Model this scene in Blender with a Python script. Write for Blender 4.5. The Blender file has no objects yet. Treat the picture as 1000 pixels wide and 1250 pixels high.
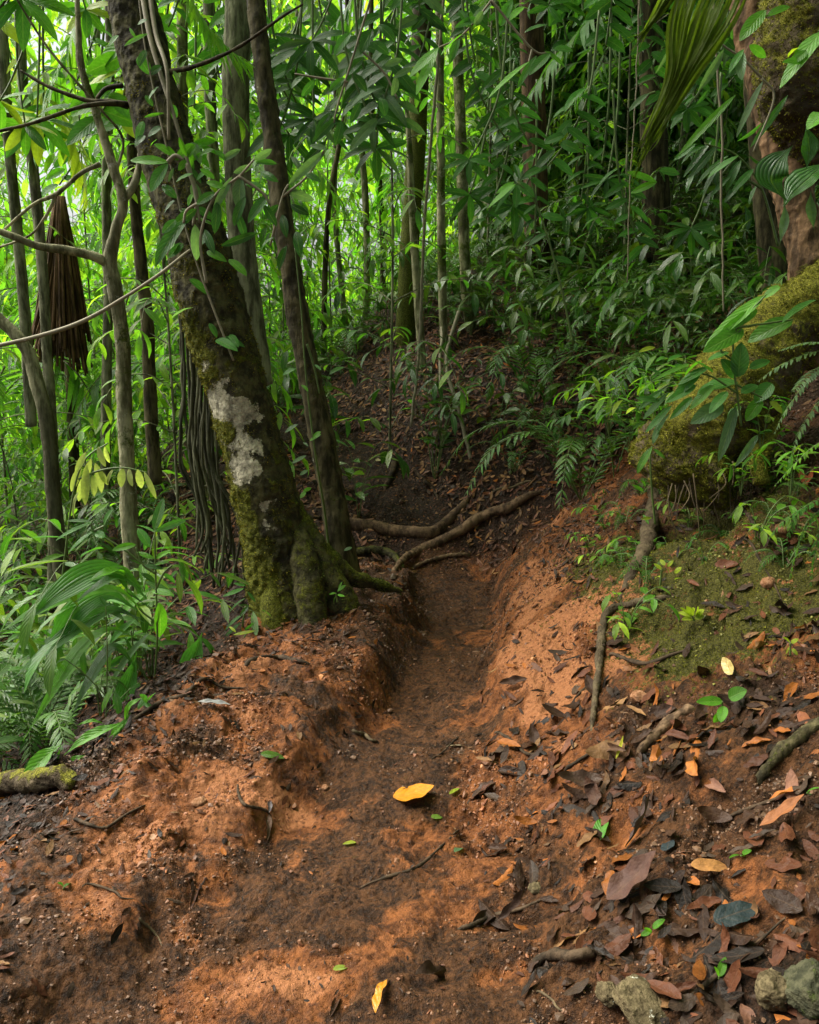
import bpy, math, random
import numpy as np
from math import pi, sin, cos, radians, tan

# ---------------------------------------------------------------- camera, sky, sun, exposure
C = bpy.context.scene
col = C.collection
PITCH = radians(12.2); FPX = 1040.0; CAMZ = 1.5
cam = bpy.data.cameras.new('camera'); camo = bpy.data.objects.new('camera', cam); col.objects.link(camo)
cam.sensor_fit = 'HORIZONTAL'; cam.sensor_width = 36; cam.lens = 36 * FPX / 1000; cam.clip_start = 0.05; cam.clip_end = 600
camo.location = (0, 0, CAMZ); camo.rotation_euler = (pi / 2 - PITCH, 0, 0)
C.camera = camo

SUN_EL, SUN_AZ = radians(52), radians(-62)      # azimuth from +Y towards +X: light comes from the left, a little beyond
wd = bpy.data.worlds.new("World"); C.world = wd; wd.use_nodes = True
wn = wd.node_tree; bg = wn.nodes['Background']
sky = wn.nodes.new('ShaderNodeTexSky'); sky.sky_type = 'NISHITA'; sky.sun_disc = False
sky.sun_elevation = SUN_EL; sky.sun_rotation = SUN_AZ; sky.air_density = 1.0; sky.dust_density = 4.0; sky.ozone_density = 0.6
hs = wn.nodes.new('ShaderNodeHueSaturation'); hs.inputs['Saturation'].default_value = .35
wn.links.new(sky.outputs[0], hs.inputs['Color']); wn.links.new(hs.outputs[0], bg.inputs[0]); bg.inputs[1].default_value = 0.05
sl = bpy.data.lights.new('sun', 'SUN'); sl.energy = 4.8; sl.angle = radians(62); sl.color = (1.0, 0.95, 0.84)
so = bpy.data.objects.new('sun', sl); col.objects.link(so)
so.location = (-20, 10, 30)
so.rotation_euler = (pi / 2 - SUN_EL, 0, -SUN_AZ + pi)
C.view_settings.view_transform = 'Standard'; C.view_settings.look = 'None'; C.view_settings.gamma = 1
C.view_settings.exposure = 1.8
C.cycles.use_denoising = True
C.cycles.max_bounces = 8; C.cycles.diffuse_bounces = 2; C.cycles.glossy_bounces = 3; C.cycles.transmission_bounces = 5
C.cycles.sample_clamp_indirect = 8

# ---------------------------------------------------------------- numbers
RS = np.random.RandomState(7)
def A(*v): return np.array(v, float)
def unit(v):
    v = np.asarray(v, float)
    return v / np.maximum(np.linalg.norm(v, axis=-1, keepdims=True), 1e-9)
def px(x, y, Y):
    """the place in the world, at distance Y in front of the camera, that the photograph shows at pixel x, y"""
    a = (x - 500) / FPX; b = (625 - y) / FPX
    d = A(a, cos(PITCH) + b * sin(PITCH), -sin(PITCH) + b * cos(PITCH))
    return A(0, 0, CAMZ) + d * (Y / d[1])
def topx(p):
    p = np.atleast_2d(p) - A(0, 0, CAMZ)
    de = p[:, 1] * cos(PITCH) - p[:, 2] * sin(PITCH)
    up = p[:, 1] * sin(PITCH) + p[:, 2] * cos(PITCH)
    return 500 + FPX * p[:, 0] / de, 625 - FPX * up / de
def sstep(a, b, x):
    t = np.clip((x - a) / (b - a), 0, 1); return t * t * (3 - 2 * t)
_pr = np.random.RandomState(3)
_perm = _pr.permutation(512); _perm = np.concatenate([_perm, _perm, _perm])
_grad = _pr.normal(size=(512, 3)); _grad /= np.linalg.norm(_grad, axis=1)[:, None]
def noise(x, y, z=0.0):
    x = np.asarray(x, float); y = np.asarray(y, float); z = np.zeros_like(x) + z
    xi = np.floor(x).astype(int); yi = np.floor(y).astype(int); zi = np.floor(z).astype(int)
    xf = x - xi; yf = y - yi; zf = z - zi; xi &= 511; yi &= 511; zi &= 511
    u = xf ** 3 * (xf * (xf * 6 - 15) + 10); v = yf ** 3 * (yf * (yf * 6 - 15) + 10); w = zf ** 3 * (zf * (zf * 6 - 15) + 10)
    def g(a, b, c):
        h = _perm[(_perm[(_perm[xi + a] + yi + b) & 1023] + zi + c) & 1023]
        G = _grad[h]
        return G[..., 0] * (xf - a) + G[..., 1] * (yf - b) + G[..., 2] * (zf - c)
    def l(t, a, b): return a + t * (b - a)
    return 1.6 * l(w, l(v, l(u, g(0,0,0), g(1,0,0)), l(u, g(0,1,0), g(1,1,0))), l(v, l(u, g(0,0,1), g(1,0,1)), l(u, g(0,1,1), g(1,1,1))))
def fbm(x, y, z=0.0, o=4, g=0.5):
    s = 0; a = 1.0
    for i in range(o):
        s = s + a * noise(x * 2 ** i + 17.3 * i, y * 2 ** i - 9.1 * i, z * 2 ** i + 4.7 * i); a *= g
    return s

# ---------------------------------------------------------------- the lie of the land
_TY = [-3, 0, 1.6, 2.5, 3.5, 4.5, 5.3, 6.0, 7.2, 9]
_TX = [-.6, -.4, -.28, -.07, .12, .28, .28, .0, -.8, -2.0]
_TW = [.6, .6, .46, .26, .17, .17, .23, .25, .25, .25]
def trail_x(y): return np.interp(y, _TY, _TX)
def trail_w(y): return np.interp(y, _TY, _TW)
def edge_x(y): return np.interp(y, [-3, 1.4, 2.27, 2.6, 3.13, 3.57, 4.4, 5.2, 6.2, 8], [-1.5, -1.4, -1.22, -1.12, -1.02, -.92, -.84, -.9, -1.3, -2.4])
def land_smooth(x, y):
    tx = trail_x(y); tw = trail_w(y)
    zt = np.interp(y, [-3, 0, 2.5, 3.5, 4.5, 5.3, 6], [.05, .02, 0, -.06, -.13, -.12, -.08])
    d = x - (tx + tw)
    s1 = np.interp(y, [0, 1.5, 3, 4, 4.5, 6, 8], [.5, .58, .68, .86, 1.06, .95, .5])
    dd = np.maximum(d, 0)
    rr = s1 * (np.sqrt(dd * dd + .015) - .1225) * (1 - .22 * sstep(.9, 2.6, dd)) + .15 * sstep(0, .13, d) * sstep(2.2, 3.6, y) * (1 - sstep(5, 5.6, y))
    rr = 5 * (1 - np.exp(-rr / 5))
    # the mound left of the trail
    dl = (tx - tw) - x
    lip = np.interp(y, [0, 2.2, 3.2, 4.2, 5.0, 5.6], [.0, .05, .15, .22, .17, .03])
    ml = lip * sstep(-.03, .17, dl + .05 * noise(x * 6, y * 6, 1.1))
    ex = edge_x(y); de = ex - x
    drop = np.where(de > -.15, .68 * (np.sqrt(np.maximum(de + .15, 0) ** 2 + .02) - .141), 0)
    drop = 2.6 * (1 - np.exp(-drop / 2.6))
    # the hillside at the end of the trail
    k = np.interp(x, [-3, -1.6, -.5, .1, 1], [.16, .30, .52, .64, .62])
    up = k * np.maximum(0, np.sqrt(np.maximum(y - 5.35, 0) ** 2 + .02) - .141)
    mx = np.interp(x, [-4, -2.2, -1.2, -.3, .6, 1.5, 3, 6, 12, 30], [.3, .5, 1.0, 1.7, 2.1, 2.7, 3.6, 4.6, 5.5, 7])
    up = mx * (1 - np.exp(-(up / mx) - .25 * (up / mx) ** 2))
    rr = rr * (1 - .45 * sstep(5, 8, y))
    return zt + rr + ml - drop + up
def land(x, y, fine=True):
    x = np.asarray(x, float); y = np.asarray(y, float)
    z = land_smooth(x, y)
    tx = trail_x(y); tw = trail_w(y)
    on = 1 - sstep(.6, 1.25, np.abs(x - tx) / tw)              # 1 on the worn trail
    wx = x + .05 * noise(x * 5, y * 5); wy = y + .05 * noise(x * 5 + 9, y * 5)
    z = z - .34 * np.exp(-((x - 1.28) / .24) ** 2 - ((y - 3.72) / .24) ** 2)            # the hollow under the boulder
    z = z + .07 * fbm(wx * 1.6, wy * 1.6, 0.3, 3) * (1 - .5 * on)
    a = 1 - .45 * on
    z = z + .034 * a * fbm(wx * 7, wy * 7, 1.3, 2)
    if fine:
        r = 1 - np.abs(noise(wx * 11, wy * 9, 3.3)) * 2.2
        z = z + .020 * a * np.clip(r, -.4, 1) * (.4 + .6 * sstep(-.3, .3, noise(x * 3.1, y * 3.1, 1.8)))
        m = .35 + .65 * sstep(-.2, .45, noise(x * 2.4, y * 2.4, 8.8))      # cloddy patches and smooth ones
        z = z + .011 * a * m * fbm(wx * 26, wy * 26, 2.1, 2)
        z = z - .013 * a * m * np.clip(1 - np.abs(noise(wx * 13, wy * 13, 6.1)) * 7, 0, 1) - .007 * a * np.clip(1 - np.abs(noise(wx * 30, wy * 30, 7.1)) * 5, 0, 1)
        z = z + .006 * a * m * np.abs(noise(wx * 75, wy * 75, 5.1)) * 2
    return z
def land_n(x, y):
    e = .02
    zx = (land(x + e, y, False) - land(x - e, y, False)) / (2 * e); zy = (land(x, y + e, False) - land(x, y - e, False)) / (2 * e)
    return unit(np.stack([-zx, -zy, np.ones_like(zx)], -1))
def ground_px(x, y, y0=1.0, y1=30):
    """where the line of sight through pixel x, y meets the ground"""
    Y = np.geomspace(y0, y1, 900)
    P = np.array([px(x, y, q) for q in Y])
    h = land(P[:, 0], P[:, 1], True)
    i = np.argmax(P[:, 2] < h)
    if P[i, 2] >= h[i]: i = 899
    return A(P[i, 0], P[i, 1], h[i])

# ---------------------------------------------------------------- mesh building
class MB:
    def __init__(s): s.v = []; s.f = []; s.c = []; s.uv = []; s.n = 0
    def add(s, V, F, col=(1, 1, 1), uv=None):
        V = np.asarray(V, float).reshape(-1, 3); F = np.asarray(F, int).reshape(-1, 4)
        s.v.append(V); s.f.append(F + s.n)
        c = np.zeros((len(V), 3)) + np.asarray(col, float); s.c.append(c)
        s.uv.append(np.zeros((len(V), 2)) if uv is None else uv)
        s.n += len(V)
    def mesh(s, name, mat, smooth=True):
        V = np.concatenate(s.v); F = np.concatenate(s.f); c = np.concatenate(s.c); uv = np.concatenate(s.uv)
        me = bpy.data.meshes.new(name)
        tri = F[:, 3] == F[:, 2]
        Q = F[~tri]; T = F[tri][:, :3]
        me.vertices.add(len(V)); me.vertices.foreach_set('co', V.ravel())
        nl = len(Q) * 4 + len(T) * 3
        me.loops.add(nl); li = np.concatenate([Q.ravel(), T.ravel()]).astype(np.int32); me.loops.foreach_set('vertex_index', li)
        me.polygons.add(len(Q) + len(T))
        st = np.concatenate([np.arange(len(Q)) * 4, len(Q) * 4 + np.arange(len(T)) * 3]).astype(np.int32)
        me.polygons.foreach_set('loop_start', st)
        me.polygons.foreach_set('use_smooth', np.full(len(st), smooth))
        a = me.attributes.new('Col', 'FLOAT_COLOR', 'POINT'); a.data.foreach_set('color', np.concatenate([c, np.ones((len(V), 1))], 1).ravel())
        u = me.uv_layers.new(name='UVMap'); u.data.foreach_set('uv', uv[li].ravel())
        me.materials.append(mat); me.update(calc_edges=True)
        return me
def link(name, me, parent=None, loc=None):
    o = bpy.data.objects.new(name, me); col.objects.link(o)
    if parent is not None: o.parent = parent
    if loc is not None: o.location = loc
    return o
def tag(o, label=None, cat=None, group=None, kind=None):
    if label: o['label'] = label
    if cat: o['category'] = cat
    if group: o['group'] = group
    if kind: o['kind'] = kind
    return o
def thing(name, label, cat, loc=(0, 0, 0), rot=(0, 0, 0), scale=1.0, group=None):
    o = bpy.data.objects.new(name, None); col.objects.link(o); o.empty_display_size = .05
    o.location = loc; o.rotation_euler = rot; o.scale = (scale,) * 3
    return tag(o, label, cat, group)

def smooth_path(pts, n):
    """Catmull-Rom through rows of numbers"""
    P = np.asarray(pts, float)
    if len(P) == 2: return P[0] + np.linspace(0, 1, n)[:, None] * (P[1] - P[0])
    Q = np.vstack([2 * P[0] - P[1], P, 2 * P[-1] - P[-2]])
    d = np.concatenate([[0], np.cumsum(np.maximum(np.linalg.norm(np.diff(P[:, :3], axis=0), axis=1), 1e-6))])
    s = np.linspace(0, d[-1], n); i = np.clip(np.searchsorted(d, s, 'right') - 1, 0, len(P) - 2)
    t = ((s - d[i]) / (d[i + 1] - d[i]))[:, None]
    a, b, c, e = Q[i], Q[i + 1], Q[i + 2], Q[i + 3]
    return .5 * (2 * b + (c - a) * t + (2 * a - 5 * b + 4 * c - e) * t ** 2 + (3 * b - a - 3 * c + e) * t ** 3)
def tube(mb, path, rad, ns=8, col=(1, 1, 1), disp=None, colfn=None, cap=True):
    P = np.asarray(path, float)[:, :3]; n = len(P); rad = np.zeros(n) + rad
    T = unit(np.gradient(P, axis=0))
    ref = A(1, 0, 0) if abs(T[:, 0]).mean() < .7 else A(0, 1, 0)
    S = unit(np.cross(T, ref)); B = np.cross(T, S)
    th = np.arange(ns) * 2 * pi / ns
    ct, st = np.cos(th), np.sin(th)
    O = ct[None, :, None] * S[:, None] + st[None, :, None] * B[:, None]
    V = P[:, None] + O * rad[:, None, None]
    L = np.concatenate([[0], np.cumsum(np.linalg.norm(np.diff(P, axis=0), axis=1))])
    if disp is not None:
        V = V + O * disp(V, O, L[:, None] + 0 * ct, rad[:, None] + 0 * ct)[..., None]
    c = np.zeros((n, ns, 3)) + np.asarray(col, float)
    if colfn is not None: c = colfn(V, O, L[:, None] + 0 * ct)
    i = np.arange(n - 1)[:, None] * ns; j = np.arange(ns); k = (j + 1) % ns
    F = np.stack([i + j, i + k, i + ns + k, i + ns + j], -1).reshape(-1, 4)
    uv = np.stack([np.broadcast_to(th / 2 / pi, (n, ns)), L[:, None] + 0 * ct], -1).reshape(-1, 2)
    V = V.reshape(-1, 3); c = c.reshape(-1, 3)
    if cap:
        V = np.vstack([V, P[:1] - T[:1] * rad[0] * .3, P[-1:] + T[-1:] * rad[-1] * .5]); c = np.vstack([c, c[:1], c[-1:]]); uv = np.vstack([uv, uv[:1], uv[-1:]])
        a, b = n * ns, n * ns + 1
        F = np.vstack([F, np.stack([j * 0 + a, k, j, j], -1), np.stack([j * 0 + b, (n - 1) * ns + j, (n - 1) * ns + k, (n - 1) * ns + k], -1)])
    mb.add(V, F, c, uv)

PROF = {
    'lance': lambda t: np.clip(t, 0, 1) ** .75 * (1 - t) ** .8 * 2.0 * .93,
    'ovate': lambda t: np.clip(t, 0, 1) ** .55 * (1 - t) ** .75 * 1.85,
    'drip': lambda t: np.minimum(1, 2.1 * np.clip(t, 0, 1) ** .7 * np.maximum(1 - t * 1.08, 0) ** .8 + .10 * (1 - t)),
    'strap': lambda t: np.minimum(1, (t / .25) ** .6) * (1 - t ** 3.2) ** .9,
    'blade': lambda t: (.07 + .93 * sstep(0, .45, t)) * (1 - sstep(.5, 1.0, t) ** 1.2 * .97),
}
def leaves(mb, P, D, N, L, W, shape='lance', nseg=3, bend=.5, fold=.25, col=(.06, .14, .02), wave=0.0, edge=1):
    """a batch of leaves: P base, D direction, N upper side; bend = how far the tip droops (radians), fold = V across the midrib"""
    P = np.atleast_2d(P).astype(float); n = len(P)
    D = unit(np.broadcast_to(D, (n, 3))); N = np.broadcast_to(N, (n, 3)).astype(float)
    N = unit(N - D * np.sum(N * D, -1, keepdims=True)); S = np.cross(D, N)
    L = np.zeros(n) + L; W = np.zeros(n) + W; bend = np.zeros(n) + bend; fold = np.zeros(n) + fold
    bend = np.where(np.abs(bend) < 1e-3, 1e-3, bend)
    t = np.linspace(0, 1, nseg + 1); w = PROF[shape](t); w[-1] = max(w[-1], .02); w[0] = max(w[0], .05)
    bt = bend[:, None] * t
    cx = L[:, None] * np.sin(bt) / bend[:, None]; cz = -L[:, None] * (1 - np.cos(bt)) / bend[:, None]
    ctr = P[:, None] + cx[..., None] * D[:, None] + cz[..., None] * N[:, None]
    nn = np.cos(bt)[..., None] * N[:, None] + np.sin(bt)[..., None] * D[:, None]
    vs = [-1, 0, 1] if edge == 1 else [-1, -.5, 0, .5, 1]
    rows = []
    for v in vs:
        wv = v * w[None] * W[:, None] / 2
        h = np.abs(wv) * np.sin(fold)[:, None]
        if wave: h = h + wave * W[:, None] * abs(v) * np.sin(t[None] * 14 + v * 2 + np.arange(n)[:, None] * 1.7) * w[None]
        rows.append(ctr + S[:, None] * (wv * np.cos(fold)[:, None])[..., None] + nn * h[..., None])
    V = np.stack(rows, 2)                                   # n, nseg+1, m, 3
    m = len(vs); k = nseg + 1
    base = (np.arange(n) * k * m)[:, None, None]; i = np.arange(nseg)[None, :, None] * m; j = np.arange(m - 1)[None, None]
    a = base + i + j
    F = np.stack([a, a + 1, a + m + 1, a + m], -1).reshape(-1, 4)
    uv = np.empty((n, k, m, 2)); uv[..., 0] = t[None, :, None]; uv[..., 1] = np.array(vs)[None, None] * .5 + .5
    c = np.broadcast_to(np.asarray(col, float).reshape(-1, 1, 1, 3), (n, k, m, 3)) if np.ndim(col) > 1 else np.zeros((n, k, m, 3)) + np.asarray(col)
    mb.add(V.reshape(-1, 3), F, c.reshape(-1, 3), uv.reshape(-1, 2))
def greens(n, base=(.05, .15, .02), var=.35, yellow=.25, rs=None):
    rs = rs or RS
    b = np.asarray(base)[None] * np.exp(rs.normal(0, var, (n, 1)))
    y = rs.rand(n, 1) ** 2 * yellow
    return np.clip(b * (1 - y) + y * A(.22, .26, .02) * b.max(1, keepdims=True) / .16, 0, .8)

# ---------------------------------------------------------------- materials
def newmat(name):
    m = bpy.data.materials.new(name); m.use_nodes = True; nt = m.node_tree
    for n in list(nt.nodes):
        if n.type != 'OUTPUT_MATERIAL': nt.nodes.remove(n)
    return m, nt, nt.nodes['Material Output']
class NT:
    def __init__(s, nt): s.nt = nt
    def n(s, t, **k):
        x = s.nt.nodes.new(t)
        for a, b in k.items(): setattr(x, a, b)
        return x
    def l(s, a, b): s.nt.links.new(a, b)
    def noise(s, scale, det=4, vec=None, rough=.6, dist=0):
        x = s.n('ShaderNodeTexNoise'); x.inputs['Scale'].default_value = scale; x.inputs['Detail'].default_value = det
        x.inputs['Roughness'].default_value = rough; x.inputs['Distortion'].default_value = dist
        if vec is not None: s.l(vec, x.inputs['Vector'])
        return x.outputs['Fac']
    def ramp(s, f, a, b):
        x = s.n('ShaderNodeMapRange'); x.inputs[1].default_value = a; x.inputs[2].default_value = b; x.interpolation_type = 'SMOOTHSTEP'
        s.l(f, x.inputs[0]); return x.outputs[0]
    def lin(s, f, a, b, c, d):
        x = s.n('ShaderNodeMapRange')
        for i, v in enumerate((a, b, c, d)): x.inputs[i + 1].default_value = v
        s.l(f, x.inputs[0]); return x.outputs[0]
    def mix(s, f, a, b, mode='MIX'):
        x = s.n('ShaderNodeMix', data_type='RGBA', blend_type=mode)
        for i, v in ((0, f), (6, a), (7, b)):
            if isinstance(v, (int, float)): x.inputs[i].default_value = v
            elif isinstance(v, tuple): x.inputs[i].default_value = v + (1,)
            else: s.l(v, x.inputs[i])
        return x.outputs[2]
    def m(s, op, a, b=0.0, c=0.0):
        x = s.n('ShaderNodeMath', operation=op)
        for i, v in enumerate((a, b, c)):
            if isinstance(v, (int, float)): x.inputs[i].default_value = v
            else: s.l(v, x.inputs[i])
        return x.outputs[0]
    def bump(s, h, dist, st=1.0, nrm=None):
        x = s.n('ShaderNodeBump'); x.inputs['Distance'].default_value = dist; x.inputs['Strength'].default_value = st
        s.l(h, x.inputs['Height'])
        if nrm is not None: s.l(nrm, x.inputs['Normal'])
        return x.outputs[0]
def leaf_mat(name, trans=.35, rough=.35, veins=18, vein_amt=.25, tcol=2.2, spec=.5, pleat=False, vc=(.30, .42, .12), vb=.7, crump=0., spots=0):
    m, nt, out = newmat(name); g = NT(nt)
    at = g.n('ShaderNodeAttribute', attribute_name='Col').outputs[0]
    uv = g.n('ShaderNodeUVMap').outputs[0]; sp = g.n('ShaderNodeSeparateXYZ'); g.l(uv, sp.inputs[0])
    u, v = sp.outputs[0], sp.outputs[1]
    av = g.m('ABSOLUTE', g.m('SUBTRACT', v, .5))
    mid = g.m('SUBTRACT', 1, g.ramp(av, .012, .05))
    if pleat: lat = g.m('ABSOLUTE', g.m('SINE', g.m('MULTIPLY', av, veins * 3.0)))
    else: lat = g.m('ABSOLUTE', g.m('SINE', g.m('MULTIPLY', g.m('SUBTRACT', u, g.m('MULTIPLY', av, .55)), veins * 1.5)))
    vein = g.m('SUBTRACT', 1, g.ramp(lat, .0, .35))
    vv = g.m('MAXIMUM', mid, g.m('MULTIPLY', vein, .5))
    geo = g.n('ShaderNodeNewGeometry').outputs['Position']
    nz = g.noise(60, 3, geo)
    c = g.mix(g.m('MULTIPLY', vv, vein_amt), at, vc)
    c = g.mix(.5, c, g.mix(g.ramp(nz, .3, .75), (.65, .65, .65), (1.2, 1.2, 1.0)), 'MULTIPLY')
    if spots: c = g.mix(g.m('MULTIPLY', g.ramp(g.noise(130, 4, geo, .7), .58, .68), spots), c, (.16, .06, .015))
    h = g.m('SUBTRACT', g.m('MULTIPLY', lat, 1.0 if pleat else .7), g.m('MULTIPLY', mid, .8))
    bp = g.bump(h, .002 if not pleat else .004, vb)
    if crump: bp = g.bump(g.noise(75, 4, geo), .006, crump, bp)
    p = g.n('ShaderNodeBsdfPrincipled'); g.l(c, p.inputs['Base Color']); p.inputs['Specular IOR Level'].default_value = spec
    g.l(g.lin(g.noise(9, 2, geo), .35, .65, rough - .1, rough + .16), p.inputs['Roughness']); g.l(bp, p.inputs['Normal'])
    if trans > 0:
        t = g.n('ShaderNodeBsdfTranslucent')
        tc = g.mix(1.0, c, (tcol * .84, tcol * .95, tcol * .38), 'MULTIPLY'); g.l(tc, t.inputs[0])
        mx = g.n('ShaderNodeMixShader'); mx.inputs[0].default_value = trans
        g.l(p.outputs[0], mx.inputs[1]); g.l(t.outputs[0], mx.inputs[2]); g.l(mx.outputs[0], out.inputs[0])
    else: g.l(p.outputs[0], out.inputs[0])
    return m
M = {}
M['leaf'] = leaf_mat('green_leaf', .38, .36, spec=.32)
M['leaf_far'] = leaf_mat('far_green_leaf', .50, .42, tcol=2.6)
M['leaf_dark'] = leaf_mat('dark_glossy_leaf', .22, .30, spec=.5)
M['frond'] = leaf_mat('frond_leaf', .5, .6, vein_amt=.05, spec=.15)
M['leaf_pleat'] = leaf_mat('pleated_leaf', .38, .33, veins=9, pleat=True, vein_amt=.18)
M['leaf_dead'] = leaf_mat('dead_wet_leaf', .10, .5, veins=10, vein_amt=.25, tcol=1.5, spec=.5, vc=(.12, .07, .04), vb=.22, crump=.7)
M['leaf_dead'].node_tree.nodes['Principled BSDF'].inputs['Specular IOR Level'].default_value = .16
def bark_mat(name, c1, c2, moss=(.10, .11, .012), lich=(.48, .47, .38), rough=.8, sc=1.0, mossn=.0, lichn=.0, streak=5.0, bump=.012):
    """Col attribute: R moss, G pale lichen, B darkening, painted shade included; mossn / lichn add noise patches of their own"""
    m, nt, out = newmat(name); g = NT(nt)
    sp = g.n('ShaderNodeSeparateColor'); g.l(g.n('ShaderNodeAttribute', attribute_name='Col').outputs[0], sp.inputs[0])
    pos = g.n('ShaderNodeTexCoord').outputs['Object']
    mp = g.n('ShaderNodeMapping'); mp.inputs['Scale'].default_value = (1, 1, 1 / streak); g.l(pos, mp.inputs[0])
    n0 = g.noise(2.6 * sc, 3, pos)
    n1 = g.noise(22 * sc, 6, mp.outputs[0], .65)
    nq = g.noise(38 * sc, 5, pos, .8); n2 = g.noise(6 * sc, 4, pos); n3 = g.noise(70 * sc, 3, pos); n4 = g.noise(200, 2, pos)
    c = g.mix(g.ramp(n1, .38, .62), c1, c2)
    c = g.mix(g.m('MULTIPLY', g.ramp(n2, .45, .7), .6), c, tuple(x * .45 for x in c1))
    n5 = g.noise(9 * sc, 5, pos, .7)
    lm = g.ramp(g.m('ADD', g.m('ADD', sp.outputs[1], g.m('ADD', g.m('MULTIPLY', n5, 1.0), g.m('MULTIPLY', nq, .7))), lichn - .85), .485, .545)
    c = g.mix(g.m('MULTIPLY', lm, g.lin(g.ramp(nq, .35, .6), 0, 1, .35, 1)), c, g.mix(g.ramp(n1, .35, .65), tuple(x * .45 for x in lich), lich))
    mm = g.ramp(g.m('ADD', g.m('ADD', sp.outputs[0], g.m('MULTIPLY', g.noise(14 * sc, 6, pos, .75), 1.1)), mossn - .55), .40, .56)
    mc = g.mix(g.ramp(n3, .3, .7), tuple(x * .35 for x in moss), moss)
    mc = g.mix(g.ramp(n4, .5, .7), mc, tuple(min(1, x * 1.9) for x in moss))
    c = g.mix(mm, c, mc)
    c = g.mix(sp.outputs[2], c, tuple(x * .3 for x in c1))
    h = g.m('ADD', g.m('MULTIPLY', n1, .8), g.m('MULTIPLY', g.m('MULTIPLY', n4, mm), .6))
    h = g.m('ADD', h, g.m('MULTIPLY', n3, .4))
    p = g.n('ShaderNodeBsdfPrincipled'); g.l(c, p.inputs['Base Color']); p.inputs['Roughness'].default_value = rough
    g.l(g.bump(h, bump, .9), p.inputs['Normal']); p.inputs['Specular IOR Level'].default_value = .15
    g.l(p.outputs[0], out.inputs[0]); return m
M['bark_main'] = bark_mat('mossy_bark', (.020, .017, .008), (.085, .078, .030), moss=(.115, .120, .013), lich=(.55, .50, .36), streak=1.3, mossn=-.10, bump=.02)
M['bark_dark'] = bark_mat('dark_bark', (.022, .018, .008), (.115, .095, .045), moss=(.09, .10, .015), mossn=.08, lichn=.02)
M['bark_pale'] = bark_mat('pale_bark', (.09, .085, .04), (.34, .32, .19), moss=(.08, .10, .015), mossn=.08, lichn=.10, rough=.7)
M['bark_grey'] = bark_mat('grey_green_bark', (.06, .06, .032), (.25, .25, .15), moss=(.07, .10, .015), mossn=.12, lichn=.07)
M['bark_brown'] = bark_mat('brown_bark', (.05, .03, .015), (.23, .135, .07), moss=(.13, .13, .015), mossn=.12, lichn=-.04, streak=7)
M['bark_moss'] = bark_mat('moss_covered_wood', (.07, .05, .03), (.12, .09, .05), moss=(.20, .19, .022), mossn=.14, lichn=-.06, streak=1.3, bump=.03)
M['bark_root'] = bark_mat('bare_root_bark', (.05, .03, .017), (.20, .125, .07), moss=(.08, .085, .015), mossn=-.08, lichn=-.08, streak=2)
M['twig'] = bark_mat('twig_bark', (.07, .05, .03), (.15, .11, .06), mossn=-.1, lichn=-.2, bump=.003)
def plain_mat(name, c, rough=.5, spec=.4):
    m, nt, out = newmat(name); g = NT(nt)
    pos = g.n('ShaderNodeTexCoord').outputs['Object']
    n = g.noise(30, 3, pos)
    p = g.n('ShaderNodeBsdfPrincipled'); g.l(g.mix(g.ramp(n, .3, .7), tuple(x * .7 for x in c), c), p.inputs['Base Color'])
    p.inputs['Roughness'].default_value = rough; p.inputs['Specular IOR Level'].default_value = spec; g.l(p.outputs[0], out.inputs[0]); return m
M['stem'] = plain_mat('green_stem', (.09, .14, .03))
M['liana'] = plain_mat('liana_bark', (.22, .19, .12), .7)
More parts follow.
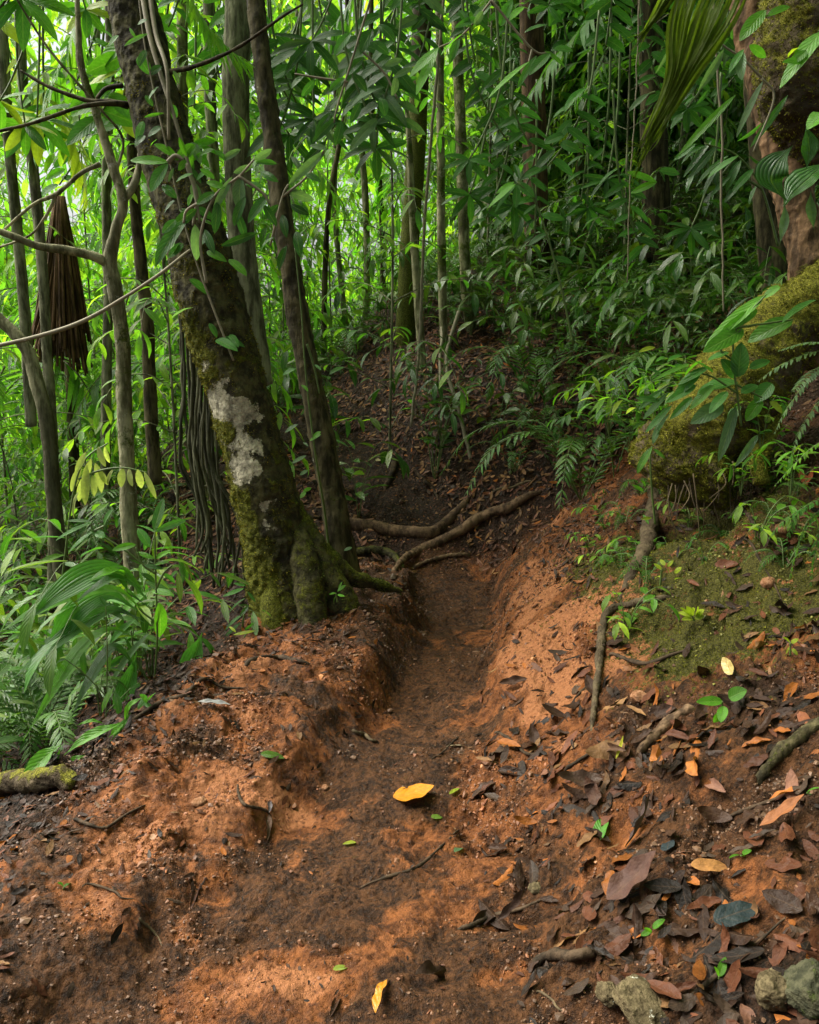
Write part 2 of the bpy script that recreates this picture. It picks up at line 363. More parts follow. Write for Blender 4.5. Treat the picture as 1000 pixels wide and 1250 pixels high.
def ground_mat():
    m, nt, out = newmat('forest_soil'); g = NT(nt)
    sp = g.n('ShaderNodeSeparateColor'); g.l(g.n('ShaderNodeAttribute', attribute_name='Col').outputs[0], sp.inputs[0])
    clay, moss, dark = sp.outputs
    pos = g.n('ShaderNodeNewGeometry').outputs['Position']
    nA = g.noise(3.2, 5, pos, .65); nB = g.noise(16, 6, pos, .7, .4); nC = g.noise(60, 5, pos, .7); nD = g.noise(240, 3, pos, .7)
    vo = g.n('ShaderNodeTexVoronoi'); vo.inputs['Scale'].default_value = 55; g.l(pos, vo.inputs['Vector'])
    clayc = g.mix(g.ramp(nB, .32, .66), (.085, .029, .010), (.34, .118, .034))
    clayc = g.mix(g.ramp(g.m('ADD', g.m('SUBTRACT', clay, .85), nA), .42, .62), clayc, (.46, .185, .075))
    clayc = g.mix(g.m('MULTIPLY', g.ramp(nD, .52, .72), .5), clayc, (.48, .21, .075))
    clayc = g.mix(g.m('MULTIPLY', g.ramp(nC, .53, .66), .85), clayc, (.085, .030, .012))
    mud = g.mix(g.ramp(g.m('MULTIPLY', g.m('ADD', nB, nC), .5), .40, .60), (.028, .013, .006), (.135, .056, .020))
    mud = g.mix(g.m('MULTIPLY', g.ramp(nD, .56, .74), .5), mud, (.27, .135, .055))
    c = g.mix(g.ramp(g.m('ADD', clay, g.m('MULTIPLY', g.m('SUBTRACT', nB, .5), 1.1)), .32, .62), mud, clayc)
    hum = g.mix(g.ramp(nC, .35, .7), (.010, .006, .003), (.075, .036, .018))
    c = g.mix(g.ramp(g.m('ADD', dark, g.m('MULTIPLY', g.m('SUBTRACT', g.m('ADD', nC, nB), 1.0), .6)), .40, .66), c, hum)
    mo = g.mix(g.ramp(nD, .35, .68), (.025, .025, .006), (.16, .145, .022))
    nM = g.noise(34, 6, pos, .8)
    c = g.mix(g.ramp(g.m('ADD', moss, g.m('MULTIPLY', g.m('SUBTRACT', g.m('ADD', nB, nM), 1.0), 1.9)), .45, .62), c, mo)
    p = g.n('ShaderNodeBsdfPrincipled'); g.l(c, p.inputs['Base Color'])
    g.l(g.lin(nB, .3, .7, .36, .85), p.inputs['Roughness']); p.inputs['Specular IOR Level'].default_value = .2
    h = g.m('ADD', g.m('MULTIPLY', nC, 1.0), g.m('MULTIPLY', nD, .35))
    h = g.m('ADD', h, g.m('MULTIPLY', vo.outputs['Distance'], -.6))
    g.l(g.bump(h, .022, 1.0), p.inputs['Normal']); g.l(p.outputs[0], out.inputs[0]); return m
M['ground'] = ground_mat()

# ---------------------------------------------------------------- the ground
def soil_mask(x, y):
    tx = trail_x(y); tw = trail_w(y); u = (x - tx) / tw
    on = 1 - sstep(.5, 1.2, np.abs(u))
    n = fbm(x * 1.3, y * 1.3, 4.4, 3)
    mudc = np.interp(y, [1, 1.6, 2.0, 2.6, 3.4, 5], [-.62, -.56, -.36, -.05, .12, .28]); mudw = np.interp(y, [1, 1.6, 2.0, 2.6, 3.4, 5], [.42, .36, .26, .22, .2, .22])
    on = 1 - sstep(.5, 1.3, np.abs(x - mudc) / mudw)
    clay = .46 + .85 * n + .6 * noise(x * 5, y * 5, 3.1) - .42 * on * (1 - sstep(5.0, 5.6, y) * .8)
    d = x - tx - tw
    clay = clay + .45 * sstep(0, .2, d) * (1 - sstep(.45, .8, d)) * sstep(2.2, 3, y) * (1 - sstep(4.4, 5, y)) + .25 * np.exp(-((x - .05) / .3) ** 2 - ((y - 1.9) / .4) ** 2)
    moss = np.exp(-(np.maximum(np.abs(x - 1.2) - .22, 0) / .25) ** 2 - (np.maximum(np.abs(y - 3.25) - .5, 0) / .35) ** 2) * (.98 + .45 * noise(x * 4, y * 4, 7.7)) + np.exp(-((x - .85) / .16) ** 2 - ((y - 4.1) / .5) ** 2) * .5
    moss = moss - .1
    clay = clay - .45 * np.exp(-((x + .95) / .5) ** 2 - ((y - 1.7) / .6) ** 2)
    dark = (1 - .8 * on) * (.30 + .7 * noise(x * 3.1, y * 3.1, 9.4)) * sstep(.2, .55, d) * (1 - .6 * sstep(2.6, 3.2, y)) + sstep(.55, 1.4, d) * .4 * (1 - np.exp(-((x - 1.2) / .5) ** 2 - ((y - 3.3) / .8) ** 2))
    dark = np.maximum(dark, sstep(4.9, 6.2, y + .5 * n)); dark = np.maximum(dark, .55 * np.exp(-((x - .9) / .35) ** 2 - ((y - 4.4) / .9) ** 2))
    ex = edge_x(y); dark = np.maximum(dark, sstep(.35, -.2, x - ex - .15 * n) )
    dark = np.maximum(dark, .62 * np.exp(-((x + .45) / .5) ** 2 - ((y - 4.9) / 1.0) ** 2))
    return np.stack([np.clip(clay, 0, 1), np.clip(moss, 0, 1), np.clip(dark, 0, 1)], -1)
def build_ground():
    ys = np.concatenate([np.linspace(-9, .8, 50)[:-1], np.geomspace(.8, 9, 860)[:-1], np.geomspace(9, 260, 190)])
    u = np.concatenate([np.linspace(-1, -.5, 90)[:-1], np.linspace(-.5, .5, 680)[:-1], np.linspace(.5, 1, 90)])
    w = np.maximum(1.15 * (ys + 1), 2.2) + .5 * np.maximum(0, -ys)
    X = u[None] * w[:, None]; Y = ys[:, None] + 0 * X
    Z = land(X, Y)
    c = soil_mask(X, Y)
    n, k = X.shape
    i = np.arange(n - 1)[:, None] * k; j = np.arange(k - 1)[None]
    a = i + j; F = np.stack([a, a + 1, a + k + 1, a + k], -1).reshape(-1, 4)
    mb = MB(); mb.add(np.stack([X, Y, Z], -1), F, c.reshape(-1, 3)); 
    tag(link('ground', mb.mesh('ground', M['ground'])), kind='structure')
build_ground()

# where things are, in words: (pixel x, pixel y, words); the label of a repeat takes the nearest
MARKS = [(95, 300, 'the shaggy root cone'), (150, 420, 'the pale forked tree'), (60, 560, 'the dark elbow trunk'), (185, 500, 'the dark mossy trunk'), (20, 250, 'the slender green pole'), (250, 560, 'the hanging aerial roots'),
         (395, 480, 'the slim dark tree'), (495, 380, 'the orange footed trunk'), (540, 430, 'the pale pole'), (570, 400, 'the yellow green pole'), (655, 390, 'the buttressed brown trunk'), (802, 250, 'the shaded dark trunk'),
         (850, 540, 'the mossy boulder'), (60, 700, 'the pleated blade clump'), (30, 860, 'the mossy log end'), (120, 600, 'the pale hanging young leaves'), (850, 60, 'the olive palm frond'), (590, 80, 'the saw edged branch'), (430, 80, 'the grey overhanging twig'), (635, 235, 'the palmate sapling'), (880, 400, 'the pale liana'), (740, 360, 'the zigzag sprays'), (220, 210, 'the climbing vine'), (720, 160, 'the gap beside the frond'), (60, 130, 'the black crossed branches'), (10, 480, 'the pale elbow'), (960, 330, 'the reddish leaning tree'), (540, 640, 'the crossing roots'), (300, 120, 'the smooth grey trunk'), (740, 480, 'the leafy slope'), (230, 680, 'the leaf litter hollow')]
USED = {}
def where(P):
    x, y = topx(P); x = float(x[0]); y = float(y[0])
    d = [(abs(x - a) ** 2 + (.8 * (y - b)) ** 2, a, b, w) for a, b, w in MARKS]; _, a, b, w = min(d)
    dx, dy = x - a, y - b
    s = ('just left of ' if dx < 0 else 'just right of ') if abs(dx) > abs(dy) * .8 else ('above ' if dy < 0 else 'below ')
    if min(d)[0] > 90 ** 2: s = {'just left of ': 'well left of ', 'just right of ': 'well right of ', 'above ': 'well above ', 'below ': 'well below '}[s]
    return s + w

# ---------------------------------------------------------------- trees
def rows_to_path(rows, n):
    R = np.array(rows, float); P = np.array([px(a, b, Y) for a, b, Y, w in R])
    q = smooth_path(np.column_stack([P, R[:, 2] * R[:, 3] * .5 / FPX]), n)
    return q[:, :3], np.maximum(q[:, 3], .0015)
def bark_disp(amp, fr=9, seed=0., mossy=0.0):
    def f(V, O, L, r):
        x, y, z = V[..., 0], V[..., 1], V[..., 2]
        d = amp * fbm(x * fr + seed, y * fr, z * fr * .55, 3)
        if mossy: d = d + mossy * np.maximum(0, fbm(x * 28 + seed, y * 28, z * 24, 2))
        return d
    return f
def crown(name, seed, R=(2.2, 2.2, 1.3), nc=70, leafL=.17, per=16, mat='leaf_far', base=(.05, .14, .02)):
    """leaf clusters at the ends of forking limbs, with gaps between them"""
    rs = np.random.RandomState(seed); lm = MB(); bm_ = MB()
    for c in range(nc):
        v = rs.normal(size=3); v /= np.linalg.norm(v); v *= rs.rand() ** .4
        p = v * np.array(R) + A(0, 0, R[2] * .75)
        path = smooth_path([A(0, 0, -.2), p * A(.35, .35, .55) + rs.normal(0, .1, 3), p * A(.75, .75, .85) + rs.normal(0, .12, 3), p], 8)
        tube(bm_, path, np.linspace(.035, .006, 8), 5, cap=False)
        n = per + rs.randint(-4, 5)
        q = p + rs.normal(0, 1, (n, 3)) * A(.28, .28, .13)
        D = unit(q - p + rs.normal(0, .15, (n, 3)) + A(0, 0, -.15)); N = unit(rs.normal(0, .35, (n, 3)) + A(0, 0, 1))
        leaves(lm, q, D, N, leafL * rs.uniform(.7, 1.3, n), leafL * .42 * rs.uniform(.8, 1.2, n), 'lance', 3, rs.uniform(.2, 1.0, n), .25, greens(n, base, .3, .35, rs))
    return lm.mesh(name + '_crown', M[mat]), bm_.mesh(name + '_limbs', M['bark_dark'])
CROWNS = [crown('canopy', 11 + i) for i in range(3)]
def add_crown(root, top, k, s=1.0, rz=0.0):
    a, b = CROWNS[k % 3]
    c = link('crown', a, root); c.location = top; c.scale = (s,) * 3; c.rotation_euler = (0, 0, rz)
    l = link('limbs', b, c)
def trunk_tree(rows, mat, label, seed, ns=20, n=90, amp=.004, mask=None, crown_s=None, name='tree', forks=(), cat='tree', group=None, mossy=.004, rise=0):
    P, r = rows_to_path(rows, n)
    ztop = P[:, 2].max()
    if crown_s: rise = max(rise, 9.0 + (seed % 4) * .5 - ztop)
    if rise:                                                    # carry on above the top of the picture
        d = unit(P[-1] - P[-6]) if P[-1, 2] > P[0, 2] else unit(P[0] - P[5])
        if P[-1, 2] < P[0, 2]: P = P[::-1]; r = r[::-1]
        k = 24; e = P[-1] + d * np.linspace(0, rise, k + 1)[1:, None] * A(.6, .6, 1)
        P = np.vstack([P, e]); r = np.concatenate([r, np.linspace(r[-1], r[-1] * .6, k + 1)[1:]])
    base = P[np.argmin(P[:, 2])].copy()
    root = thing(name, label, cat, base, group=group)
    mb = MB(); tube(mb, P - base, r, ns, disp=bark_disp(amp, 9, seed, mossy), colfn=(lambda V, O, L: mask(V + base, O, L)) if mask else None, col=(0, 0, 0))
    link('trunk', mb.mesh('trunk', M[mat]), root)
    for f in forks:
        Q, q = rows_to_path(f, max(16, 10 * len(f))); mf = MB(); tube(mf, Q - base, q, 8, disp=bark_disp(.002, 14, seed), col=(0, 0, 0))
        link('branch', mf.mesh('branch', M[mat]), root)
    if crown_s: add_crown(root, P[np.argmax(P[:, 2])] - base, seed, crown_s, seed * 1.3)
    return root, base

# the big leaning mossy tree
MR = [(364, 815, 4.05, 97), (357, 765, 4.06, 91), (347, 700, 4.08, 86), (334, 640, 4.1, 81), (319, 585, 4.1, 76), (302, 520, 4.12, 71), (284, 460, 4.13, 73), (267, 400, 4.15, 75), (252, 345, 4.18, 74),
      (238, 290, 4.2, 71), (215, 220, 4.25, 63), (194, 150, 4.3, 58), (176, 70, 4.36, 53), (160, 0, 4.4, 50), (140, -90, 4.5, 46), (105, -240, 4.7, 43)]
def zpy(y, Y=4.12): return px(300, y, Y)[2]
def main_mask(V, O, L):
    z = V[..., 2]; th = np.arctan2(O[..., 0], -O[..., 1])          # 0 towards the path, negative to the left
    n = noise(V[..., 0] * 9, V[..., 1] * 9, z * 9)
    g = lambda z0, dz, t0, dt: np.exp(-((z - zpy(z0)) / dz) ** 2 - ((th - t0) / dt) ** 2)
    lich = .85 * g(492, .095, -.7, .7) + .55 * g(500, .09, .2, .8) + .85 * g(568, .085, -.45, .6) + .4 * g(540, .05, .15, .45) + .40 * g(605, .06, .0, .25) + .35 * g(420, .03, .1, .5)
    lich = lich + .75 * np.clip(noise(V[..., 0] * 12, V[..., 1] * 12, z * 13 + 3) + .12, 0, 1) * sstep(zpy(680), zpy(620), z) * (1 - sstep(zpy(450), zpy(400), z)) * (1 - .6 * sstep(.3, 1, th))
    lich = lich + .42 * g(140, .12, -1.0, .4) + .35 * g(345, .03, -.1, .4)
    left = sstep(.2, -.7, th)
    band = sstep(zpy(790), zpy(700), z) * (1 - sstep(zpy(430), zpy(370), z))
    moss = .66 * left * band + .24 * (1 - left) * band + .30 * (1 - sstep(zpy(790), zpy(700), z)) + .25 * g(330, .25, .0, .9) + .30
    moss = moss + .3 * g(515, .05, -.4, .9) + .25 * g(380, .1, -1.2, .5)
    moss = np.clip(moss - lich * .9, 0, 1)
    dark = .75 * np.exp(-((z - zpy(655)) / .13) ** 2 - ((th - .1) / .6) ** 2) + .2 * sstep(0, 1, th)  # dark brown patch, plus shade of the right side painted in
    return np.stack([moss, np.clip(lich, 0, 1), np.clip(dark, 0, 1)], -1)
P, r = rows_to_path(MR, 520)
d_ = unit(P[-1] - P[-9]); P = np.vstack([P, P[-1] + d_ * A(.6, .6, 1) * np.linspace(0, 6.5, 41)[1:, None]]); r = np.concatenate([r, np.linspace(r[-1], .05, 41)[1:]])
base = A(P[0][0], P[0][1], P[0][2])
base_main = base
tree = thing('leaning_tree', 'thick leaning tree with yellow moss and two cream lichen patches beside the path', 'tree', base)
zb = P[0][2]
def main_disp(V, O, L, rr):
    x, y, z = V[..., 0] + base[0], V[..., 1] + base[1], V[..., 2] + base[2]
    th = np.arctan2(O[..., 0], -O[..., 1])
    h = np.clip(1 - (z - zb) / .62, 0, 1) ** 2
    lobes = .5 + .5 * np.cos(5 * (th - .25) + .6 * np.sin(z * 5))
    d = h * (.10 * lobes - .01) + .010 * fbm(x * 7, y * 7, z * 5, 3) + .006 * np.sin(z * 17 + 2 * th) * .3
    mk = main_mask(np.stack([x, y, z], -1), O, L)
    m = mk[..., 0]; li = mk[..., 1]
    d = d + (.004 + .014 * m) * np.maximum(0, fbm(x * 32, y * 32, z * 26, 3) + .2) * (1 - np.clip(li * 1.3, 0, 1))
    d = d - .003 * np.maximum(0, noise(x * 10, y * 10, z * 60))
    return d
mb = MB(); tube(mb, P - base, r, 150, disp=main_disp, colfn=lambda V, O, L: main_mask(V + base, O, L))
tr = link('trunk', mb.mesh('trunk', M['bark_main']), tree)
def root_part(rows, parent, base, mat='bark_main', ns=26, n=90, moss=.45, name='root', amp=.008):
    P, r = rows_to_path(rows, n); mb = MB()
    def cf(V, O, L): return np.stack([moss + .25 * O[..., 2], 0 * L, .25 * (O[..., 2] < -.2)], -1)  # moss thicker on top; undersides darkened, shade put into the colour
    tube(mb, P - base, r, ns, disp=lambda V, O, L, rr: amp * fbm(V[..., 0] * 14, V[..., 1] * 14, V[..., 2] * 14, 3) + amp * .9 * np.maximum(0, noise(V[..., 0] * 45, V[..., 1] * 45, V[..., 2] * 45)), colfn=cf)
    return link(name, mb.mesh(name, M[mat]), parent)
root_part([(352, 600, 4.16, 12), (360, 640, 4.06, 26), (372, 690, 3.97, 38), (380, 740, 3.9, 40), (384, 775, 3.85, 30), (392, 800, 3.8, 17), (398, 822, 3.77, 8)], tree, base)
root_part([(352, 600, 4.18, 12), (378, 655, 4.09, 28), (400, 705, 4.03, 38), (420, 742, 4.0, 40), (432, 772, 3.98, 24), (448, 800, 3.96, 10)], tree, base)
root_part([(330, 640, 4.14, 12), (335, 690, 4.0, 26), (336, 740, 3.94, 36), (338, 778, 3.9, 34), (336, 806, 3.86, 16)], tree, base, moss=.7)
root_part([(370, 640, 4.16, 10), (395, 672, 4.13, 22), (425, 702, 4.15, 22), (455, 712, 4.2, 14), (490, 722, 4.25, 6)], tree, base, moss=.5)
add_crown(tree, P[-1] - base, 1, 1.25)
for f in ([(157, 130, 4.32, 7), (135, 124, 4.3, 6), (105, 122, 4.3, 5), (60, 106, 4.3, 4), (25, 86, 4.3, 3)], [(158, 128, 4.33, 8), (140, 126, 4.2, 6), (100, 130, 4.1, 5), (40, 150, 4.0, 4), (-10, 162, 3.95, 3)],
          [(150, 104, 4.35, 6), (130, 108, 4.35, 5), (118, 120, 4.3, 4)], [(205, 88, 4.3, 6), (240, 80, 4.2, 5), (290, 58, 4.1, 4), (345, 20, 4.0, 3), (370, 5, 4.0, 2)]):
    Q, q = rows_to_path(f, 40); mf = MB(); tube(mf, Q - base, q, 8, disp=bark_disp(.002, 20), col=(.1, 0, .3)); link('branch', mf.mesh('branch', M['bark_dark']), tree)

# second tree: the slim dark one behind, pale patches low down
def m2(V, O, L):
    n = noise(V[..., 0] * 5, V[..., 1] * 5, V[..., 2] * 5)
    return np.stack([.2 + .2 * n, .30 * sstep(0, -.8, O[..., 0]) * sstep(.1, .5, n + .2), .25 + 0 * L], -1)
trunk_tree([(428, 720, 4.7, 46), (418, 680, 4.7, 36), (405, 600, 4.75, 31), (388, 510, 4.8, 29), (370, 420, 4.85, 27), (355, 330, 4.9, 25), (340, 230, 5, 23), (325, 110, 5.1, 21), (312, 0, 5.2, 19), (300, -160, 5.4, 17)],
           'bark_dark', 'slim dark mossy tree close behind the thick leaning tree', 2, 40, 260, .008, m2, 1.1, mossy=.01)
trunk_tree([(318, 470, 5.6, 30), (304, 370, 5.6, 31), (296, 300, 5.6, 31), (290, 200, 5.6, 30), (288, 100, 5.6, 30), (292, 0, 5.6, 30), (296, -150, 5.6, 28)],
           'bark_grey', 'smooth grey green trunk between the thick leaning tree and the slim dark one', 3, 28, 160, .004, None, 1.0)
trunk_tree([(262, 560, 7, 13), (262, 420, 7, 13), (262, 250, 7, 13), (256, 100, 7, 13), (254, -60, 7, 12)], 'bark_grey', 'thin pale pole tree rising behind the upper part of the thick leaning trunk', 4, 14, 80, .003, None, .8)
# left side
pale = lambda V, O, L: np.stack([.25 + .4 * noise(V[..., 0] * 4, V[..., 1] * 4, V[..., 2] * 4), .25 + 0 * L, 0 * L], -1)
trunk_tree([(170, 800, 4.6, 27), (163, 700, 4.6, 23), (157, 610, 4.6, 20), (152, 500, 4.6, 18), (150, 420, 4.6, 17), (140, 350, 4.6, 17), (134, 318, 4.6, 16), (142, 280, 4.6, 12), (150, 245, 4.6, 11), (135, 195, 4.6, 10), (118, 140, 4.6, 9), (100, 85, 4.6, 7), (95, 20, 4.6, 6), (96, -40, 4.6, 5)],
           'bark_pale', 'pale mottled forked tree with bare crooked branches left of the thick leaning tree', 5, 22, 240, .005, pale, None,
           forks=([(134, 322, 4.6, 13), (112, 312, 4.55, 11), (80, 305, 4.5, 10), (45, 300, 4.45, 9), (20, 290, 4.4, 8), (-20, 275, 4.35, 7)],
                  [(150, 245, 4.6, 9), (165, 222, 4.65, 9), (172, 180, 4.7, 7), (166, 120, 4.75, 6), (160, 60, 4.8, 5)],
                  [(122, 200, 4.6, 6), (98, 212, 4.55, 5), (70, 236, 4.5, 5), (40, 250, 4.45, 4), (0, 285, 4.4, 3)],
                  [(68, 240, 4.5, 4), (55, 265, 4.5, 3.5), (35, 288, 4.5, 3), (-10, 305, 4.5, 2)],
                  [(140, 215, 4.6, 4), (150, 170, 4.6, 3), (120, 130, 4.5, 3), (60, 60, 4.4, 3), (15, -10, 4.3, 2)]))
trunk_tree([(84, 760, 5.2, 22), (74, 690, 5.2, 20), (66, 610, 5.2, 18), (58, 520, 5.2, 18), (46, 470, 5.2, 17), (32, 425, 5.2, 15), (0, 390, 5.2, 14), (-50, 350, 5.2, 12)],
           'bark_pale', 'dark trunk with a pale elbow bending to the left edge', 6, 18, 160, .005, lambda V, O, L: np.stack([.15 + 0 * L, .1 + 0 * L, .75 * (1 - sstep(.9, 1.25, V[..., 2]))], -1), None)
trunk_tree([(64, 740, 5.6, 14), (66, 620, 5.6, 14), (62, 500, 5.6, 13), (58, 440, 5.6, 12), (52, 330, 5.6, 12), (40, 200, 5.6, 12), (28, 100, 5.6, 11), (20, -40, 5.6, 10)], 'bark_grey', 'grey green pole tree standing behind the dark elbow trunk', 7, 14, 140, .003, None, .8)
trunk_tree([(38, 520, 6.2, 13), (30, 380, 6.2, 13), (18, 250, 6.2, 12), (10, 160, 6.2, 12), (2, 20, 6.2, 12), (0, -80, 6.2, 10)], 'bark_grey', 'slender green pole tree nearest the left edge of the forest', 8, 14, 100, .003, None, .9)
trunk_tree([(190, 590, 5.9, 17), (184, 500, 5.9, 16), (180, 400, 5.9, 15), (172, 320, 5.9, 14), (164, 240, 5.9, 13), (160, 120, 5.9, 12), (158, -40, 5.9, 10)], 'bark_dark', 'dark mossy trunk between the pale forked tree and the thick leaning tree', 9, 16, 120, .004, None, .8)
trunk_tree([(128, 620, 6.5, 12), (130, 480, 6.5, 12), (132, 350, 6.5, 11), (130, 230, 6.5, 11), (134, 100, 6.5, 10), (132, -60, 6.5, 9)], 'bark_grey', 'thin green trunk half hidden by the pale forked tree', 10, 12, 90, .003, None, .7)
trunk_tree([(92, 640, 7.5, 13), (88, 500, 7.5, 13), (82, 400, 7.5, 12), (80, 380, 7.5, 12)], 'bark_dark', 'short dark stump of a trunk under the shaggy root cone', 12, 12, 60, .004, None, None, name='stump', cat='stump')
trunk_tree([(250, 640, 6.3, 15), (242, 520, 6.3, 14), (236, 430, 6.3, 14), (228, 330, 6.3, 13), (224, 200, 6.3, 12), (222, -40, 6.3, 12)], 'bark_pale', 'mottled pale pole hugging the left side of the thick leaning tree', 13, 14, 110, .003, pale, .8)
# shaggy cone of roots
rs = np.random.RandomState(5); b0 = px(75, 430, 6.8); tt = thing('root_cone', 'shaggy brown cone of hanging aerial roots among the left trees', 'aerial roots', b0)
mb = MB()
for i in range(190):
    a = rs.rand() * 2 * pi; top = px(73, 240, 6.8) - b0 + A(cos(a), sin(a), 0) * .03; rr = rs.uniform(.12, .21)
    bot = A(cos(a) * rr, sin(a) * rr, rs.uniform(-.15, .25)) + rs.normal(0, .02, 3)
    mid = top * .5 + bot * .5 + A(cos(a), sin(a), 0) * rs.uniform(-.06, .01); tube(mb, smooth_path([top, mid, bot], 9), rs.uniform(.006, .013), 5, col=(0, 0, rs.rand() * .5))
link('fibre', mb.mesh('fibre', M['bark_brown']), tt)
# hanging aerial roots left of the big tree
mb = MB(); b0 = px(262, 690, 4.6); t = thing('hanging_roots', 'curtain of thin grey aerial roots hanging beside the mossy trunk', 'aerial roots', b0)
for i in range(20):
    x0 = rs.uniform(222, 268); x1 = x0 + rs.uniform(2, 26); Y = rs.uniform(4.45, 4.9)
    rows = [(x0 - 4, 380, Y, 3), (x0, 470, Y, 4), (x0 + rs.uniform(-6, 8), 560, Y, rs.uniform(3, 6)), (x1 + 8, 640, Y, rs.uniform(3, 6)), (x1 + rs.uniform(-5, 20), rs.uniform(660, 725), Y, 3)]
    Q, q = rows_to_path(rows, 40); Q = Q + .012 * np.stack([noise(Q[:, 2] * 6 + i * 7, Q[:, 2] * 0 + i), noise(Q[:, 2] * 6, Q[:, 2] * 0 + i + 40), 0 * Q[:, 2]], -1)
    tube(mb, Q - b0, q, 6, col=(.2, .0, .3 + rs.rand() * .5))
link('strand', mb.mesh('strand', M['bark_grey']), t)
# centre trunks
trunk_tree([(492, 480, 8.2, 26), (496, 400, 8.2, 24), (500, 300, 8.2, 22), (507, 200, 8.2, 22), (512, 100, 8.2, 21), (516, 0, 8.2, 21), (520, -150, 8.2, 20)], 'bark_dark',
           'dark upright trunk with an orange green mossy foot at the end of the path', 14, 20, 160, .006, lambda V, O, L: np.stack([.15 + .5 * sstep(4.2, 3, V[..., 2]), 0 * L, .3 * sstep(3, 4, V[..., 2])], -1), 1.1)
trunk_tree([(516, 450, 7.2, 9), (512, 390, 7.2, 10), (506, 300, 7.2, 9), (502, 230, 7.2, 8), (498, 150, 7.2, 5), (492, 90, 7.2, 3)], 'bark_pale', 'slim pale bare palm stem standing in front of the dark upright trunk', 15, 12, 90, .002, pale, None, name='slim_palm', cat='palm')
trunk_tree([(543, 470, 7.6, 8), (541, 380, 7.6, 10), (539, 300, 7.6, 10), (538, 180, 7.6, 9), (537, 60, 7.6, 9), (536, -60, 7.6, 8)], 'bark_pale', 'straight pale pole, left one of the pair beyond the crossing roots', 16, 12, 110, .002, pale, .7)
trunk_tree([(584, 450, 7.9, 16), (575, 400, 7.9, 14), (568, 330, 7.9, 13), (564, 200, 7.9, 13), (560, 100, 7.9, 12), (557, 0, 7.9, 12), (555, -80, 7.9, 11)], 'bark_pale', 'straight yellow green pole, right one of the pair beyond the crossing roots', 17, 14, 110, .003, lambda V, O, L: np.stack([.38 + 0 * L, .2 + 0 * L, 0 * L], -1), .8)
t650, b650 = trunk_tree([(660, 430, 8.6, 40), (658, 370, 8.6, 31), (655, 280, 8.6, 28), (653, 180, 8.6, 27), (650, 60, 8.6, 27), (648, -40, 8.6, 26), (646, -160, 8.6, 24)], 'bark_brown',
           'dark brown upright trunk with spreading buttress roots on the slope', 18, 24, 160, .008, lambda V, O, L: np.stack([.1 + 0 * L, 0 * L, .5 + 0 * L], -1), 1.1)
for f in ([(648, 350, 8.5, 16), (635, 385, 8.3, 18), (612, 410, 8.1, 14), (590, 428, 7.9, 7)], [(662, 350, 8.5, 16), (680, 392, 8.35, 20), (712, 405, 8.2, 14), (735, 418, 8.1, 6)], [(655, 380, 8.3, 16), (652, 420, 8.05, 14), (640, 450, 7.8, 6)]):
    root_part(f, t650, b650, 'bark_brown', 16, 40, .2, amp=.01)
trunk_tree([(806, 330, 8, 34), (802, 260, 8, 32), (799, 180, 8, 30), (796, 90, 8, 28), (792, -20, 8, 26), (790, -120, 8, 25)], 'bark_dark', 'dark trunk standing in shade halfway between the brown trunk and the right hand tree', 19, 20, 90, .008, None, 1.0)
trunk_tree([(950, 360, 6, 36), (942, 280, 6, 34), (934, 200, 6, 32), (926, 110, 6, 30), (915, 0, 6, 28)], 'bark_dark', 'shaded dark trunk directly behind the leaning reddish tree', 20, 18, 90, .008, None, None, rise=2)
trunk_tree([(446, 420, 10, 9), (448, 330, 10, 8), (446, 240, 10, 8), (440, 150, 10, 7), (436, -20, 10, 7)], 'bark_pale', 'thin leaning pale sapling trunk left of the dark upright trunk', 21, 10, 60, .003, pale, .7)
far_rows = []
rs = np.random.RandomState(21)
FARP = [(425, 430, 11, 7), (408, 420, 13, 8), (468, 420, 12, 7), (590, 360, 11, 8), (607, 360, 13, 7), (622, 330, 12, 9), (690, 300, 11, 9), (712, 300, 13, 7), (735, 280, 12, 8), (677, 310, 13, 6), (760, 270, 11, 9), (840, 260, 11, 11), (868, 250, 10, 12), (770, 280, 13, 7), (700, 290, 10, 7),
        (205, 520, 9, 10), (215, 500, 11, 8), (110, 520, 9, 9), (145, 480, 12, 8), (20, 520, 9, 10), (75, 500, 11, 8), (180, 480, 13, 8), (228, 470, 12, 7), (330, 440, 10, 10), (345, 430, 12, 8), (378, 430, 11, 9), (395, 440, 9, 7), (5, 500, 12, 10), (48, 500, 13, 8), (98, 470, 14, 9)]
for i, (x, y, Y, w) in enumerate(FARP):
    dx = rs.uniform(-34, 34); m1, m2_ = rs.uniform(-9, 9), rs.uniform(-14, 14)
    if i % 2 or (x < 260 and i % 4 == 0): continue
    sd = 'left' if x < 260 else ('centre' if x < 560 else 'right')
    g = {'left': 'distant thin trunks in the bright wood left of the leaning tree', 'centre': 'distant thin trunks seen between the leaning tree and the dark upright trunk', 'right': 'distant thin trunks in the dim wood above the slope'}[sd]
    trunk_tree([(x, y + 60, Y, w * 1.2), (x, y, Y, w), (x + dx * .4 + m1, y * .6, Y, w * .9), (x + dx * .7 + m2_, y * .25, Y, w * .8), (x + dx, -60, Y, w * .7)], ['bark_grey', 'bark_pale', 'bark_dark'][i % 3], 'distant thin tree trunk ' + ['leaning a little', 'with a pale bark', 'in dark bark'][i % 3] + ' ' + where(px(x, y, Y)), 30 + i, 8, 40, .004, None, None, name='distant_tree', group=g)

